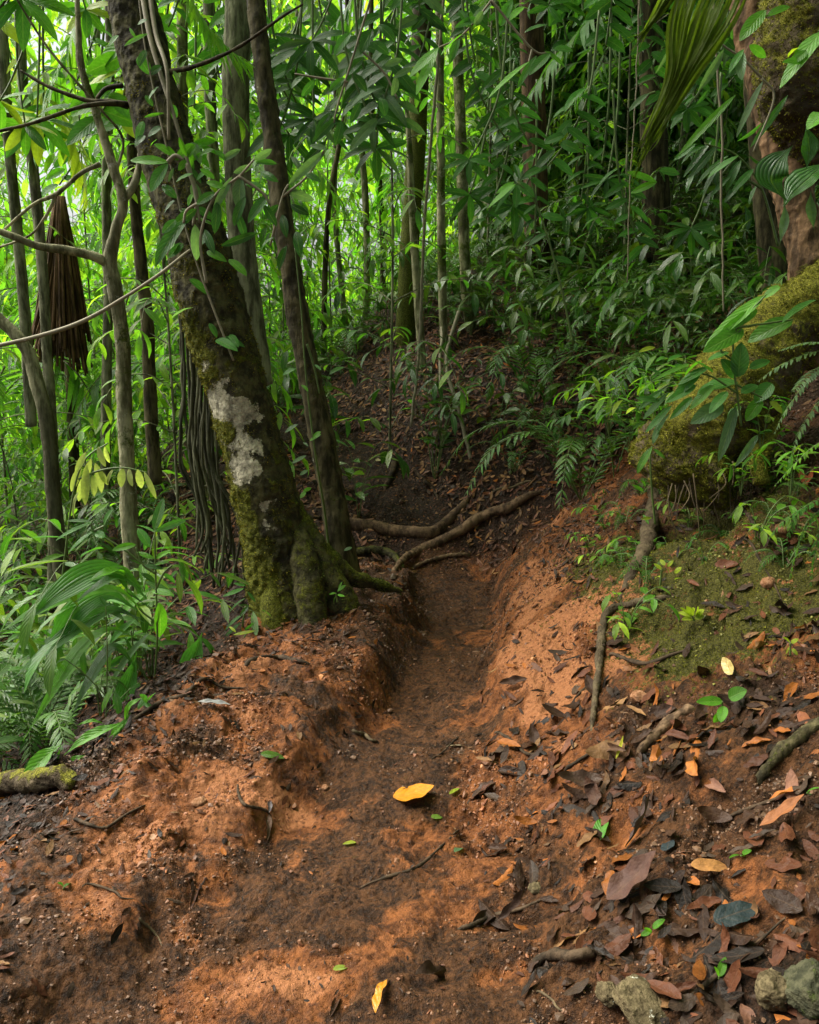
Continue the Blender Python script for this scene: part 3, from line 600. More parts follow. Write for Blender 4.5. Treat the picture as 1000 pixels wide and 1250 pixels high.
# the right hand tree, its mossy bole and the big mossy foot
rt = [(1003, 440, 3.9, 84), (996, 400, 3.9, 66), (990, 340, 3.9, 50), (982, 290, 3.95, 44), (968, 230, 4, 44), (954, 170, 4.05, 46), (941, 110, 4.1, 48), (930, 50, 4.15, 50), (918, -10, 4.2, 50), (900, -120, 4.3, 58)]
def mr(V, O, L):
    return np.stack([.12 + .35 * sstep(.2, .9, O[..., 0]) * sstep(2.1, 2.6, V[..., 2]) + .2 * sstep(1.9, 1.6, V[..., 2]), .22 * np.clip(noise(V[..., 0] * 7, V[..., 1] * 7, V[..., 2] * 4), 0, 1), 0 * L], -1)
tR, bR = trunk_tree(rt, 'bark_brown', 'leaning reddish brown tree hung with strap leaves at the right edge', 41, 60, 300, .012, mr, 1.2, mossy=.012)
root_part([(1000, -30, 3.95, 100), (982, 30, 3.93, 98), (972, 80, 3.9, 88), (970, 125, 3.92, 74), (980, 165, 3.97, 56), (994, 215, 4.02, 36)], tR, bR, 'bark_moss', 60, 120, .3, 'mossy_bole', .02)
root_part([(1020, 350, 3.85, 70), (985, 380, 3.8, 80), (950, 405, 3.78, 96), (920, 440, 3.76, 108), (895, 482, 3.74, 116), (868, 520, 3.72, 110), (850, 550, 3.72, 70)], tR, bR, 'bark_moss', 60, 140, .35, 'mossy_root', .02)
root_part([(930, 590, 3.45, 22), (925, 560, 3.5, 20), (938, 530, 3.6, 22), (945, 480, 3.7, 26)], tR, bR, 'bark_moss', 20, 60, .4, 'mossy_root', .008)

def blob(mb, c, R, seed, rot=(0, 0, 0), amp=.18, nu=90, nv=60, fr=1.6, colr=(0, 0, 0), cubic=0.0, fine=.02):
    """a worn stone: an uneven ellipsoid with flattened faces"""
    rs = np.random.RandomState(seed)
    th = np.linspace(0, 2 * pi, nu, endpoint=False); ph = np.linspace(.001, pi - .001, nv)
    T, Pp = np.meshgrid(th, ph)
    D = np.stack([np.sin(Pp) * np.cos(T), np.sin(Pp) * np.sin(T), np.cos(Pp)], -1)
    r = 1 + amp * fbm(D[..., 0] * fr + seed, D[..., 1] * fr, D[..., 2] * fr, 3)
    for k in range(9):
        f = unit(rs.normal(size=3)); d = D @ f; lim = rs.uniform(.78, .95)
        r = np.where(d * r > lim, lim / np.maximum(d, 1e-6), r) if cubic else r
    r = r + fine * fbm(D[..., 0] * 9 + seed, D[..., 1] * 9, D[..., 2] * 9, 3)
    V = D * r[..., None] * np.asarray(R)
    from mathutils import Euler
    Rm = np.array(Euler(rot).to_matrix()); V = V @ Rm.T + np.asarray(c)
    n, k = nv, nu; i = np.arange(n - 1)[:, None] * k; j = np.arange(k)[None]; j2 = (j + 1) % k
    F = np.stack([i + j, i + k + j, i + k + j2, i + j2], -1).reshape(-1, 4)
    mb.add(V.reshape(-1, 3), F, colr)
b0 = px(845, 560, 3.75); t = tag(None or thing('mossy_boulder', 'large moss covered boulder overhanging the hollow in the right bank', 'boulder', b0))
mb = MB(); blob(mb, (0, 0, 0), (.25, .22, .185), 4, (.3, .6, -.5), .22, 170, 120, 1.3, (.35, .05, 0), 1, .05)
link('rock', mb.mesh('rock', M['bark_moss']), t)
def moss_tufts(me_obj, parent, n, size, keep, seed, co=(.19, .18, .022)):
    """short moss cushions standing on a surface"""
    rs = np.random.RandomState(seed); me = me_obj.data; N = len(me.vertices)
    V = np.empty(N * 3); me.vertices.foreach_get('co', V); V = V.reshape(-1, 3); Nn = np.empty(N * 3); me.vertices.foreach_get('normal', Nn); Nn = Nn.reshape(-1, 3)
    k = np.where(keep(V, Nn))[0]; k = rs.choice(k, n); e = rs.normal(0, .006, (n, 3)); e -= Nn[k] * np.sum(e * Nn[k], -1, keepdims=True)
    L = size * rs.uniform(.5, 1.6, n); D = unit(Nn[k] + rs.normal(0, .7, (n, 3))); mb = MB()
    leaves(mb, V[k] + e - Nn[k] * .002, D, rs.normal(0, 1, (n, 3)), L, L * .7, 'lance', 2, .6, .2, np.array(co) * np.exp(rs.normal(0, .45, (n, 1))) * A(1, 1, 1))
    m = link('moss', mb.mesh('moss', M['moss_tuft']), parent); m['kind'] = 'stuff'; m.location = me_obj.location
M['moss_tuft'] = leaf_mat('moss_tuft', .15, .6, vein_amt=0, tcol=1.4, spec=.1)
moss_tufts(bpy.data.objects['rock'], t, 16000, .010, lambda V, N: (N[:, 2] > -.35) & (noise(V[:, 0] * 9, V[:, 1] * 9, V[:, 2] * 9) > -.15 - .3 * N[:, 2]), 1)
_kc = lambda V, N: (main_mask(V + base_main, N, None)[:, 0] + .8 * noise(V[:, 0] * 13, V[:, 1] * 13, V[:, 2] * 10) - .9 * main_mask(V + base_main, N, None)[:, 2] > .45) & (V[:, 2] + base_main[2] < 2.6)
moss_tufts(tr, tree, 20000, .009, _kc, 2, (.145, .125, .012))
for o_ in [o for o in tree.children if o.name.startswith('root')]: moss_tufts(o_, tree, 1500, .008, lambda V, N: noise(V[:, 0] * 13, V[:, 1] * 13, V[:, 2] * 10) > .12, 3, (.085, .105, .022))
for o_ in [o for o in tR.children if o.name.startswith('mossy')]: moss_tufts(o_, tR, 9000 if len(o_.data.vertices) > 4000 else 1500, .011, lambda V, N: noise(V[:, 0] * 10, V[:, 1] * 10, V[:, 2] * 10) > -.2, 4)

# ---------------------------------------------------------------- plants: makers
def spray(sm, lm, path, r, n, leafL, W=.4, base=(.05, .15, .02), rs=RS, shape='lance', bend=(.3, 1.0), spread=.95, nseg=4, droop=.2, t0=.15, tip=True, opposite=False):
    """a twig with leaves standing out on alternate sides"""
    P = smooth_path(path, 24); tube(sm, P, np.linspace(r, r * .35, 24), 5, col=(0, 0, 0), cap=False)
    T = unit(np.gradient(P, axis=0)); t = np.linspace(t0, .98, n); idx = (t * 23).astype(int)
    if opposite: idx = np.repeat(idx[::2], 2)[:n]
    sgn = np.where(np.arange(len(idx)) % 2, 1, -1)[:, None]
    Tn = T[idx]; up = A(0, 0, 1) + rs.normal(0, .12, 3)
    S = unit(np.cross(Tn, up)) * sgn
    D = unit(Tn * cos(spread) + S * sin(spread) + A(0, 0, -droop) + rs.normal(0, .12, (len(idx), 3)))
    N = unit(up + rs.normal(0, .18, (len(idx), 3)))
    k = len(idx); LL = leafL * rs.uniform(.75, 1.2, k) * np.where(t[:k] < .3, .8, 1)
    leaves(lm, P[idx], D, N, LL, LL * W * rs.uniform(.85, 1.15, k), shape, nseg, rs.uniform(bend[0], bend[1], k), .28, greens(k, base, .30, .55, rs))
    if tip: leaves(lm, P[-1:], T[-1:] + A(0, 0, -droop), up, leafL, leafL * W, shape, nseg, bend[1], .28, greens(1, base, .2, .4, rs))
def frond(sm, lm, path, r, n, leafL, W=.12, base=(.05, .14, .02), rs=RS, nseg=3, droop=.5, shape='strap', t0=.12, ang=1.0):
    P = smooth_path(path, 30); tube(sm, P, np.linspace(r, r * .25, 30), 5, col=(0, 0, 0), cap=False)
    T = unit(np.gradient(P, axis=0)); t = np.repeat(np.linspace(t0, .98, n // 2), 2); idx = (t * 29).astype(int)
    sgn = np.where(np.arange(len(idx)) % 2, 1, -1)[:, None]; Tn = T[idx]
    S = unit(np.cross(Tn, A(0, 0, 1) + rs.normal(0, .05, 3))) * sgn
    a = ang * (1 - .45 * t)[:, None]
    D = unit(Tn * np.cos(a) + S * np.sin(a) + rs.normal(0, .05, (len(idx), 3)))
    Nn = unit(np.cross(S * sgn, Tn) * 1.0 + A(0, 0, .6)); Nn = np.where(Nn[:, 2:] < 0, -Nn, Nn)
    k = len(idx); LL = leafL * np.sin(np.clip(t * .85 + .12, 0, 1) * pi) ** .6
    leaves(lm, P[idx], D, Nn, LL, np.maximum(LL * W, .004), shape, nseg, droop * rs.uniform(.6, 1.3, k), .15, greens(k, base, .15, .2, rs))
class Kit:
    """one kind of plant built once: meshes for its parts, placed many times"""
    def __init__(s, parts): s.parts = parts            # [(part name, mesh)]
    def place(s, name, label, cat, loc, rz=0., sc=1., group=None, tilt=(0, 0)):
        t = thing(name, label, cat, loc, (tilt[0], tilt[1], rz), sc, group)
        for pn, me in s.parts: link(pn, me, t)
        return t
def sapling_kit(seed, H=3.0, nb=22, leafL=.16, base=(.05, .16, .02), mat='leaf_far', shape='lance', W=.46, nl=11, bl=.8):
    rs = np.random.RandomState(seed); sm, lm = MB(), MB()
    st = smooth_path([A(0, 0, -.3), A(rs.normal(0, .05), rs.normal(0, .05), H * .35), A(rs.normal(0, .12), rs.normal(0, .12), H * .7), A(rs.normal(0, .2), rs.normal(0, .2), H)], 40)
    tube(sm, st, np.linspace(.012, .004, 40), 7, col=(.1, .1, 0))
    for i in range(nb):
        u = .06 + .93 * (i + rs.rand()) / nb; p = st[min(39, int(u * 39))]; a = i * 2.4 + rs.normal(0, .4)
        l = bl * (1.1 - .55 * u) * rs.uniform(.7, 1.2); d = A(cos(a), sin(a), 0)
        spray(sm, lm, [p, p + d * l * .35 + A(0, 0, .14 * l), p + d * l * .75 + A(0, 0, .12 * l), p + d * l + A(0, 0, -.08 * l)], .005, nl, leafL, W, base, rs, shape, (.3, 1.1))
    return Kit([('stem', sm.mesh('sapling_stem', M['bark_grey'])), ('leaves', lm.mesh('sapling_leaves', M[mat]))])
def herb_kit(seed, ns=5, H=.4, leafL=.12, nl=7, base=(.035, .11, .018), mat='leaf_dark', W=.4, shape='lance', nseg=4):
    rs = np.random.RandomState(seed); sm, lm = MB(), MB()
    for i in range(ns):
        a = i * 2 * pi / ns + rs.normal(0, .5); d = A(cos(a), sin(a), 0); h = H * rs.uniform(.6, 1.2); o = H * rs.uniform(.3, .9)
        spray(sm, lm, [A(0, 0, -.03), d * o * .25 + A(0, 0, h * .6), d * o * .7 + A(0, 0, h * .95), d * o * 1.15 + A(0, 0, h * .85)], .003, nl, leafL, W, base, rs, shape, (.2, .9), t0=.3, nseg=nseg)
    return Kit([('stem', sm.mesh('herb_stem', M['stem'])), ('leaves', lm.mesh('herb_leaves', M[mat]))])
def fern_kit(seed, nf=7, L=.6, n=44, leafL=.09, base=(.045, .13, .02), W=.2, mat='leaf_dark', rise=.5):
    rs = np.random.RandomState(seed); sm, lm = MB(), MB()
    for i in range(nf):
        a = i * 2 * pi / nf + rs.normal(0, .3); d = A(cos(a), sin(a), 0); l = L * rs.uniform(.75, 1.15)
        frond(sm, lm, [A(0, 0, 0), d * l * .35 + A(0, 0, l * rise), d * l * .75 + A(0, 0, l * rise * .9), d * l + A(0, 0, l * rise * .25)], .003, n, leafL, W, base, rs)
    return Kit([('stem', sm.mesh('fern_stem', M['stem'])), ('fronds', lm.mesh('fern_fronds', M[mat]))])
def palm_kit(seed, H=1.2, nf=8, L=1.5, base=(.06, .17, .02), mat='leaf_far'):
    rs = np.random.RandomState(seed); sm, lm = MB(), MB()
    tube(sm, smooth_path([A(0, 0, -.3), A(.03, 0, H * .5), A(0, .04, H)], 20), .025, 8, col=(.2, .1, 0))
    for i in range(nf):
        a = i * 2.4 + rs.normal(0, .2); d = A(cos(a), sin(a), 0); l = L * rs.uniform(.8, 1.15); z = A(0, 0, H)
        frond(sm, lm, [z, z + d * l * .3 + A(0, 0, l * .38), z + d * l * .7 + A(0, 0, l * .35), z + d * l + A(0, 0, -.05 * l)], .010, 40, .42, .11, base, rs, 4, .9)
    return Kit([('stem', sm.mesh('palm_stem', M['bark_grey'])), ('fronds', lm.mesh('palm_fronds', M[mat]))])
def blade_kit(seed, n=9, L=.8, W=.07, base=(.04, .13, .02), mat='leaf_pleat'):
    rs = np.random.RandomState(seed); lm = MB()
    a = np.arange(n) * 2.4 + rs.normal(0, .2, n); D = np.stack([np.cos(a) * .6, np.sin(a) * .6, rs.uniform(.7, 1.2, n)], -1)
    N = np.stack([-np.cos(a), -np.sin(a), .6 + 0 * a], -1); LL = L * rs.uniform(.7, 1.2, n)
    N = unit(A(0, 0, 1) - unit(D) * unit(D)[:, 2:])
    leaves(lm, np.zeros((n, 3)), D, N, LL, W * rs.uniform(.8, 1.2, n), 'blade', 14, rs.uniform(1.3, 2.2, n), .35, greens(n, base, .2, .2, rs))
    return Kit([('blades', lm.mesh('blade_leaves', M[mat]))])
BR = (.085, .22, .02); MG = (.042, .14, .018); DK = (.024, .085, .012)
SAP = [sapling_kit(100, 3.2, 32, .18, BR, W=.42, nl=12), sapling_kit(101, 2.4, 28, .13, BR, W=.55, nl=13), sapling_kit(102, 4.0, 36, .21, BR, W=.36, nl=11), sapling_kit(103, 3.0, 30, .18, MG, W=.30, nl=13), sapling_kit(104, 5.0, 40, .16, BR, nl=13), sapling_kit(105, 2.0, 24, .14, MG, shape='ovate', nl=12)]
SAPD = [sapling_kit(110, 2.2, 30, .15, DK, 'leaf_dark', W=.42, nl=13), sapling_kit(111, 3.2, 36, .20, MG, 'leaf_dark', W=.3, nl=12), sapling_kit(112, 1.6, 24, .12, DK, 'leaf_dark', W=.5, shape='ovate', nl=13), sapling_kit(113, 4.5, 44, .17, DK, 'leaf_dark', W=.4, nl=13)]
HERB = [herb_kit(120, W=.55, shape='ovate'), herb_kit(121, 4, .5, .19, 6, W=.5), herb_kit(122, 3, .3, .08, 6, MG), herb_kit(123, 6, .6, .13, 9, DK), herb_kit(124, 4, .45, .15, 7, MG, W=.3), herb_kit(125, 5, .35, .07, 9, MG, W=.5, shape='ovate')]
FERN = [fern_kit(130), fern_kit(131, 9, .8, 50, .12), fern_kit(132, 5, .5, 40, .07, MG)]
PALM = [palm_kit(140), palm_kit(141, 2.2, 9, 1.9), palm_kit(142, .5, 7, 1.3, MG)]
BLADE = [blade_kit(150), blade_kit(151, 7, .6, .06, MG)]
HERBB = [herb_kit(126, 5, .6, .16, 8, MG, 'leaf'), herb_kit(127, 4, .5, .13, 8, DK, 'leaf', W=.45), herb_kit(128, 6, .7, .18, 8, MG, 'leaf', W=.35)]

def size_word(s, m): return 'small' if s < .8 * m else ('large' if s > 1.2 * m else 'middling')
def rep(kit, name, what, cat, loc, rz, sc, group, msc=1.0, tilt=(0, 0)):
    Y = loc[1]; far = 'near' if Y < 6 else ('farther' if Y < 9 else 'far')
    lab = f'{size_word(sc, msc)} {what} {where(A(*loc) + A(0, 0, .2))}'
    if far != 'near': lab += ', ' + ('farther off' if far == 'farther' else 'far off')
    return kit.place(name, lab, cat, loc, rz, sc, group + ' ' + where(A(*loc) + A(0, 0, .2)), tilt)

# ---------------------------------------------------------------- the wood: saplings, palms, herbs
rs = np.random.RandomState(77)
TRUNKFREE = [(edge_x, 0)]
def scatter(n, xr, yr, rs, mind=.5, ok=None):
    out = []
    for _ in range(n * 40):
        y = rs.uniform(*yr) if yr[1] - yr[0] < 3 else yr[0] + (yr[1] - yr[0]) * rs.rand() ** .8
        x = rs.uniform(*xr) * y
        if ok and not ok(x, y): continue
        if any((x - a) ** 2 + (y - b) ** 2 < (mind * (.4 + y / 12)) ** 2 for a, b in out): continue
        out.append((x, y))
        if len(out) >= n: break
    return out
def gz(x, y): return float(land(A(x), A(y), False)[0])
# bright side on the left
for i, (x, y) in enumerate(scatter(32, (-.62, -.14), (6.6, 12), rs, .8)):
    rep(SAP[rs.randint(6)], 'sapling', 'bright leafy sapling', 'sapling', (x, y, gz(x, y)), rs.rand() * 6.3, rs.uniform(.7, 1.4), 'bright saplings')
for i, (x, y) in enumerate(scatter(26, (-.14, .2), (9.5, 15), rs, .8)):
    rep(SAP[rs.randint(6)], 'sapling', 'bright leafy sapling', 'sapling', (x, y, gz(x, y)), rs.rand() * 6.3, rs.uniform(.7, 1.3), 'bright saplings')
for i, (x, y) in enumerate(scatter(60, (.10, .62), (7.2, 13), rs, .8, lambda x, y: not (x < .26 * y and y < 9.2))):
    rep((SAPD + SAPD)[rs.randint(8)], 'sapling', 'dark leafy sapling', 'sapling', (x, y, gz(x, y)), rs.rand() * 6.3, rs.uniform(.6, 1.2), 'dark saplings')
for i, (x, y) in enumerate(scatter(7, (-.55, -.2), (7, 12), rs, 1.2)):
    rep(PALM[rs.randint(3)], 'understory_palm', 'feathery understory palm', 'palm', (x, y, gz(x, y)), rs.rand() * 6.3, rs.uniform(.8, 1.3), 'understory palms')
for i, (x, y) in enumerate(scatter(4, (.05, .5), (9, 14), rs, 1.2)):
    rep(PALM[rs.randint(3)], 'understory_palm', 'feathery understory palm', 'palm', (x, y, gz(x, y)), rs.rand() * 6.3, rs.uniform(.8, 1.1), 'understory palms')
TALL = [sapling_kit(160 + i, 6.0, 40, .16, BR if i < 2 else MG, W=.45, bl=1.1) for i in range(3)]
for i, (x, y) in enumerate(scatter(9, (-.55, .10), (5.6, 9), rs, 1.6, lambda x, y: not (-.25 * y < x < .02 * y and y < 6.5))):
    rep(TALL[rs.randint(3)], 'young_tree', 'tall bright young tree', 'young tree', (x, y, gz(x, y)), rs.rand() * 6.3, rs.uniform(.8, 1.15), 'tall young trees')
for i, (x, y) in enumerate(scatter(8, (.2, .5), (7.5, 11), rs, 1.6)):
    rep(TALL[2], 'young_tree', 'tall shaded young tree', 'young tree', (x, y, gz(x, y)), rs.rand() * 6.3, rs.uniform(.7, 1.0), 'shaded young trees')
# low growth on the left slope
for i, (x, y) in enumerate(scatter(70, (-.60, -.23), (3.2, 8), rs, .33, lambda x, y: x < edge_x(y) - .25 and (x < -.31 * y or y > 7) and not (x > -1.9 and 4.4 < y))):
    k = rs.randint(6); kit = (HERBB + [FERN[1], BLADE[0], HERBB[0]])[k]
    rep(kit, ['broadleaf_herb', 'broadleaf_herb', 'broadleaf_herb', 'fern', 'blade_plant', 'broadleaf_herb'][k], ['bright broadleaf herb', 'bright broadleaf herb', 'bright broadleaf herb', 'feathery green fern', 'arching blade leaved plant', 'bright broadleaf herb'][k], ['herb', 'herb', 'herb', 'fern', 'plant', 'herb'][k], (x, y, gz(x, y)), rs.rand() * 6.3, rs.uniform(.6, 1.2), 'low plants')
# the far slope in front: thin on the litter, thick to the right
def slope_ok(x, y):
    d = x - trail_x(y) - trail_w(y)
    if y < 5.9 and x < 1.0: return False
    if x / y < .135 and y < 8.3: return float(noise(A(x * 1.7), A(y * 1.7), 2.2)[0]) > (.42 if x / y < .09 else .1)
    if y < 5.2: return d > 1.35
    return True
for i, (x, y) in enumerate(scatter(260, (-.16, .56), (4.6, 9.5), rs, .22, slope_ok)):
    k = rs.randint(8); kit = (HERB + [FERN[0], FERN[2]])[k]
    nm = 'slope_fern' if k > 5 else 'slope_herb'
    rep(kit, nm, 'dark glossy fern' if k > 5 else 'dark glossy leaved herb', 'fern' if k > 5 else 'herb', (x, y, gz(x, y)), rs.rand() * 6.3, rs.uniform(.7, 1.5), 'dark slope plants')

# small plants on the mossy right bank
def bank_ok(x, y):
    d = x - trail_x(y) - trail_w(y); u, v = topx(A(x, y, gz(x, y))); return .5 < d < 1.3 and 540 < v[0] < 790 and u[0] > 690 and rs.rand() < (.9 if v[0] < 700 else .25)
SPR = [herb_kit(170, 3, .12, .045, 5, MG, 'leaf'), herb_kit(171, 4, .16, .06, 5, BR, 'leaf', W=.5, shape='ovate'), fern_kit(172, 5, .18, 30, .035, MG, mat='leaf')]
for i, (x, y) in enumerate(scatter(28, (.2, .56), (2.9, 4.9), rs, .2, bank_ok)):
    k = rs.randint(3); rep(SPR[k], ['bank_herb', 'bank_herb', 'bank_fern'][k], ['tiny narrow leaved herb', 'tiny round leaved herb', 'tiny fern'][k], ['herb', 'herb', 'fern'][k], (x, y, gz(x, y) - .01), rs.rand() * 6.3, rs.uniform(.6, 1.15), 'small plants of the right bank')

# ---------------------------------------------------------------- far wood that reads as one mass
def far_wood(name, label, seed, n, cap, xr, yr, thr, slope, Lr, mat, base, yel, hole=None):
    rs = np.random.RandomState(seed); mb = MB()
    y = rs.uniform(yr[0], yr[1], n); x = rs.uniform(xr[0], xr[1], n) * y; zz = rs.uniform(-1, .48 * y + 1, n)
    g = land_smooth(x, y); z = g * (yr[1] < 20) + zz
    m = fbm(x * .45, y * .45, z * .5, 3) > (thr + slope * np.maximum(zz - 1, 0))
    if hole is not None: m &= hole(x, z)
    x, y, z = x[m], y[m], z[m]; u = topx(np.stack([x, y, z], -1))
    k = (u[1] > -160) & (u[0] > -250) & (u[0] < 1250) & (u[1] < 640); x, y, z = x[k][:cap], y[k][:cap], z[k][:cap]; n = len(x)
    D = unit(np.stack([rs.normal(0, 1, n), rs.normal(0, 1, n), rs.normal(-.5, .35, n)], -1)); N = unit(rs.normal(0, .4, (n, 3)) + A(0, 0, 1))
    L = rs.uniform(*Lr, n)
    leaves(mb, np.stack([x, y, z], -1), D, N, L, L * rs.uniform(.35, .6, n), 'lance', 2, rs.uniform(.2, 1, n), .2, greens(n, base, .4, yel, rs))
    tag(link(name, mb.mesh(name, M[mat])), label, 'foliage', kind='stuff')
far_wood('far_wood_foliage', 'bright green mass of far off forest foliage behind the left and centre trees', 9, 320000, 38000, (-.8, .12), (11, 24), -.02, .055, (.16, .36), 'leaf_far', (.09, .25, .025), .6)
far_wood('shaded_wood_foliage', 'dark green mass of shaded forest foliage above the right slope', 10, 200000, 60000, (.08, .8), (10, 18), -.45, .01, (.2, .42), 'leaf_dark', (.04, .13, .02), .3)  # shade of the right side put into darker, less translucent leaves
def gaps(a, b):
    h = noise(a * .35 + 2, b * .35, 1.7) + .5 * noise(a, b, 4.4)
    a = a / 30; b = b / 30; lim = np.where(a < .04, -.38, .5) + 1.2 * np.maximum(0, .12 - b)
    return h < lim
far_wood('back_wood_foliage', 'yellow green wall of the farthest leaves with small gaps of white sky', 11, 260000, 60000, (-.8, .8), (26, 38), -2, 0, (.5, .95), 'leaf_far', (.09, .22, .02), .9, gaps)

# unseen canopy overhead, leaves added and thinned to let light in from the left
def canopy():
    rs = np.random.RandomState(19); mb = MB(); n = 160000
    x = rs.uniform(-14, 16, n); y = rs.uniform(-9, 20, n); z = rs.uniform(7.5, 12.5, n) + .12 * np.maximum(x, 0) + np.maximum(y - 6, 0) * .35
    cov = np.interp(x, [-14, -9, -3, -1, 3], [-.1, -.45, -.40, .2, .5]) + .5 * sstep(8, 11, y) + .25 * sstep(3.5, 6, y) * (x > -2)
    k = fbm(x * .35, y * .35, z * .3, 3) < cov; x, y, z = x[k][:36000], y[k][:36000], z[k][:36000]; n = len(x)
    D = unit(np.stack([rs.normal(0, 1, n), rs.normal(0, 1, n), rs.normal(-.2, .3, n)], -1)); N = unit(rs.normal(0, .35, (n, 3)) + A(0, 0, 1)); L = rs.uniform(.3, .6, n)
    leaves(mb, np.stack([x, y, z], -1), D, N, L, L * .5, 'lance', 2, .5, .2, greens(n, (.05, .15, .02), .3, .3, rs))
    tag(link('added_canopy_foliage', mb.mesh('added_canopy_foliage', M['leaf_far'])), 'unseen leafy canopy added high over the path and right slope to block sky', 'foliage', kind='stuff')
canopy()

# ---------------------------------------------------------------- roots, log and stones on the path
def ground_tube(name, label, cat, rows, mat='bark_root', ns=20, n=110, amp=.006, moss=.1, lift=.3, follow=True, group=None, dark=.15, part=None, mossy=.004, sink=True):
    """a root or stick lying on the ground: rows are (pixel x, pixel y, distance or None for on the ground, width in pixels)"""
    pts = []
    for x, y, Y, w in rows:
        p = ground_px(x, y) if Y is None else px(x, y, Y)
        de = p[1] * cos(PITCH) + (CAMZ - p[2]) * sin(PITCH); r = w * .5 * de / FPX
        if Y is None: p = p + A(0, 0, r * lift)
        pts.append(list(p) + [r])
    q = smooth_path(pts, n); P = q[:, :3].copy(); r = np.maximum(q[:, 3], .0012)
    P = P + (np.stack([noise(P[:, 0] * 6 + 3, P[:, 1] * 6), noise(P[:, 0] * 6, P[:, 1] * 6 + 8), noise(P[:, 0] * 6 + 5, P[:, 1] * 6 + 5)], -1)) * r[:, None] * .35
    if sink: e = np.minimum(np.arange(n), np.arange(n)[::-1]) / n; P[:, 2] -= np.maximum(0, .05 - e) / .05 * r * 1.5
    b = P[n // 2].copy(); mb = MB(); sd = float(rows[0][0])
    tube(mb, P - b, r, ns, disp=lambda V, O, L, rr: np.minimum(amp, rr * .35) * fbm(V[..., 0] * 16 + sd, V[..., 1] * 16, V[..., 2] * 16, 3) + np.minimum(mossy, rr * .4) * np.maximum(0, noise(V[..., 0] * 50 + sd, V[..., 1] * 50, V[..., 2] * 50)),
         colfn=lambda V, O, L: np.stack([moss + .3 * (O[..., 2]) * (moss > .05), 0 * L, dark * (1 - O[..., 2]) * .5], -1))  # darker towards the underside: shade painted into the colour
    if part is None: o = link(name, mb.mesh(name, M[mat]), None, b); return tag(o, label, cat, group)
    return link(name, mb.mesh(name, M[mat]), part, b - np.array(part.location))
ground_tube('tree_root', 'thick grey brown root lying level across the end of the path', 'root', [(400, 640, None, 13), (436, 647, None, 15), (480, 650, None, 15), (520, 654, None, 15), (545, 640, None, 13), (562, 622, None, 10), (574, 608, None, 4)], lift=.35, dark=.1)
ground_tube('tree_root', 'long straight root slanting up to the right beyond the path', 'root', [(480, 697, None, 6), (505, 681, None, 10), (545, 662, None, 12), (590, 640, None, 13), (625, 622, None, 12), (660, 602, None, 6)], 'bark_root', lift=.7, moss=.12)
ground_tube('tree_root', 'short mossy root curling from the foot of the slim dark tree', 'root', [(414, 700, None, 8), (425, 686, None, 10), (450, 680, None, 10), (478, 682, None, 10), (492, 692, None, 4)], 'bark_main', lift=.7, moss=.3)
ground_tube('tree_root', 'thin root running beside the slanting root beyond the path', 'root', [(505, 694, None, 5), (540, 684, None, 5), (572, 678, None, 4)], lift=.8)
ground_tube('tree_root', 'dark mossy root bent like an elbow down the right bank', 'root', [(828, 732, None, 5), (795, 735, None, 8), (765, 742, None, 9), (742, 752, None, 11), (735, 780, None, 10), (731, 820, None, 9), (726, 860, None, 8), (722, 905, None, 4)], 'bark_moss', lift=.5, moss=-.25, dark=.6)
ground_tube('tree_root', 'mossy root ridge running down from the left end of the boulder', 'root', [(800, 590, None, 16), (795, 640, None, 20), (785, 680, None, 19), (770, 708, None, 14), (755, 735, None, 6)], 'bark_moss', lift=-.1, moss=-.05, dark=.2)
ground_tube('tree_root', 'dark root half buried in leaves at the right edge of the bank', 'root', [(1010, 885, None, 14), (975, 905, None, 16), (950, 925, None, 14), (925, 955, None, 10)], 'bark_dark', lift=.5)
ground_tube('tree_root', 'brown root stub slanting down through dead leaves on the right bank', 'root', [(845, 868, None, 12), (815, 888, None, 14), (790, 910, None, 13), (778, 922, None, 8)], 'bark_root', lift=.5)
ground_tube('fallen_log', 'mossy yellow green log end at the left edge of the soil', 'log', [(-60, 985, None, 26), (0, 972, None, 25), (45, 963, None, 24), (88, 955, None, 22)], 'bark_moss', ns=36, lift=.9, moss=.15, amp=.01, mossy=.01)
M['bark_stick'] = bark_mat('rotten_stick_bark', (.022, .016, .010), (.085, .055, .032), mossn=-.25, lichn=-.25, bump=.01)
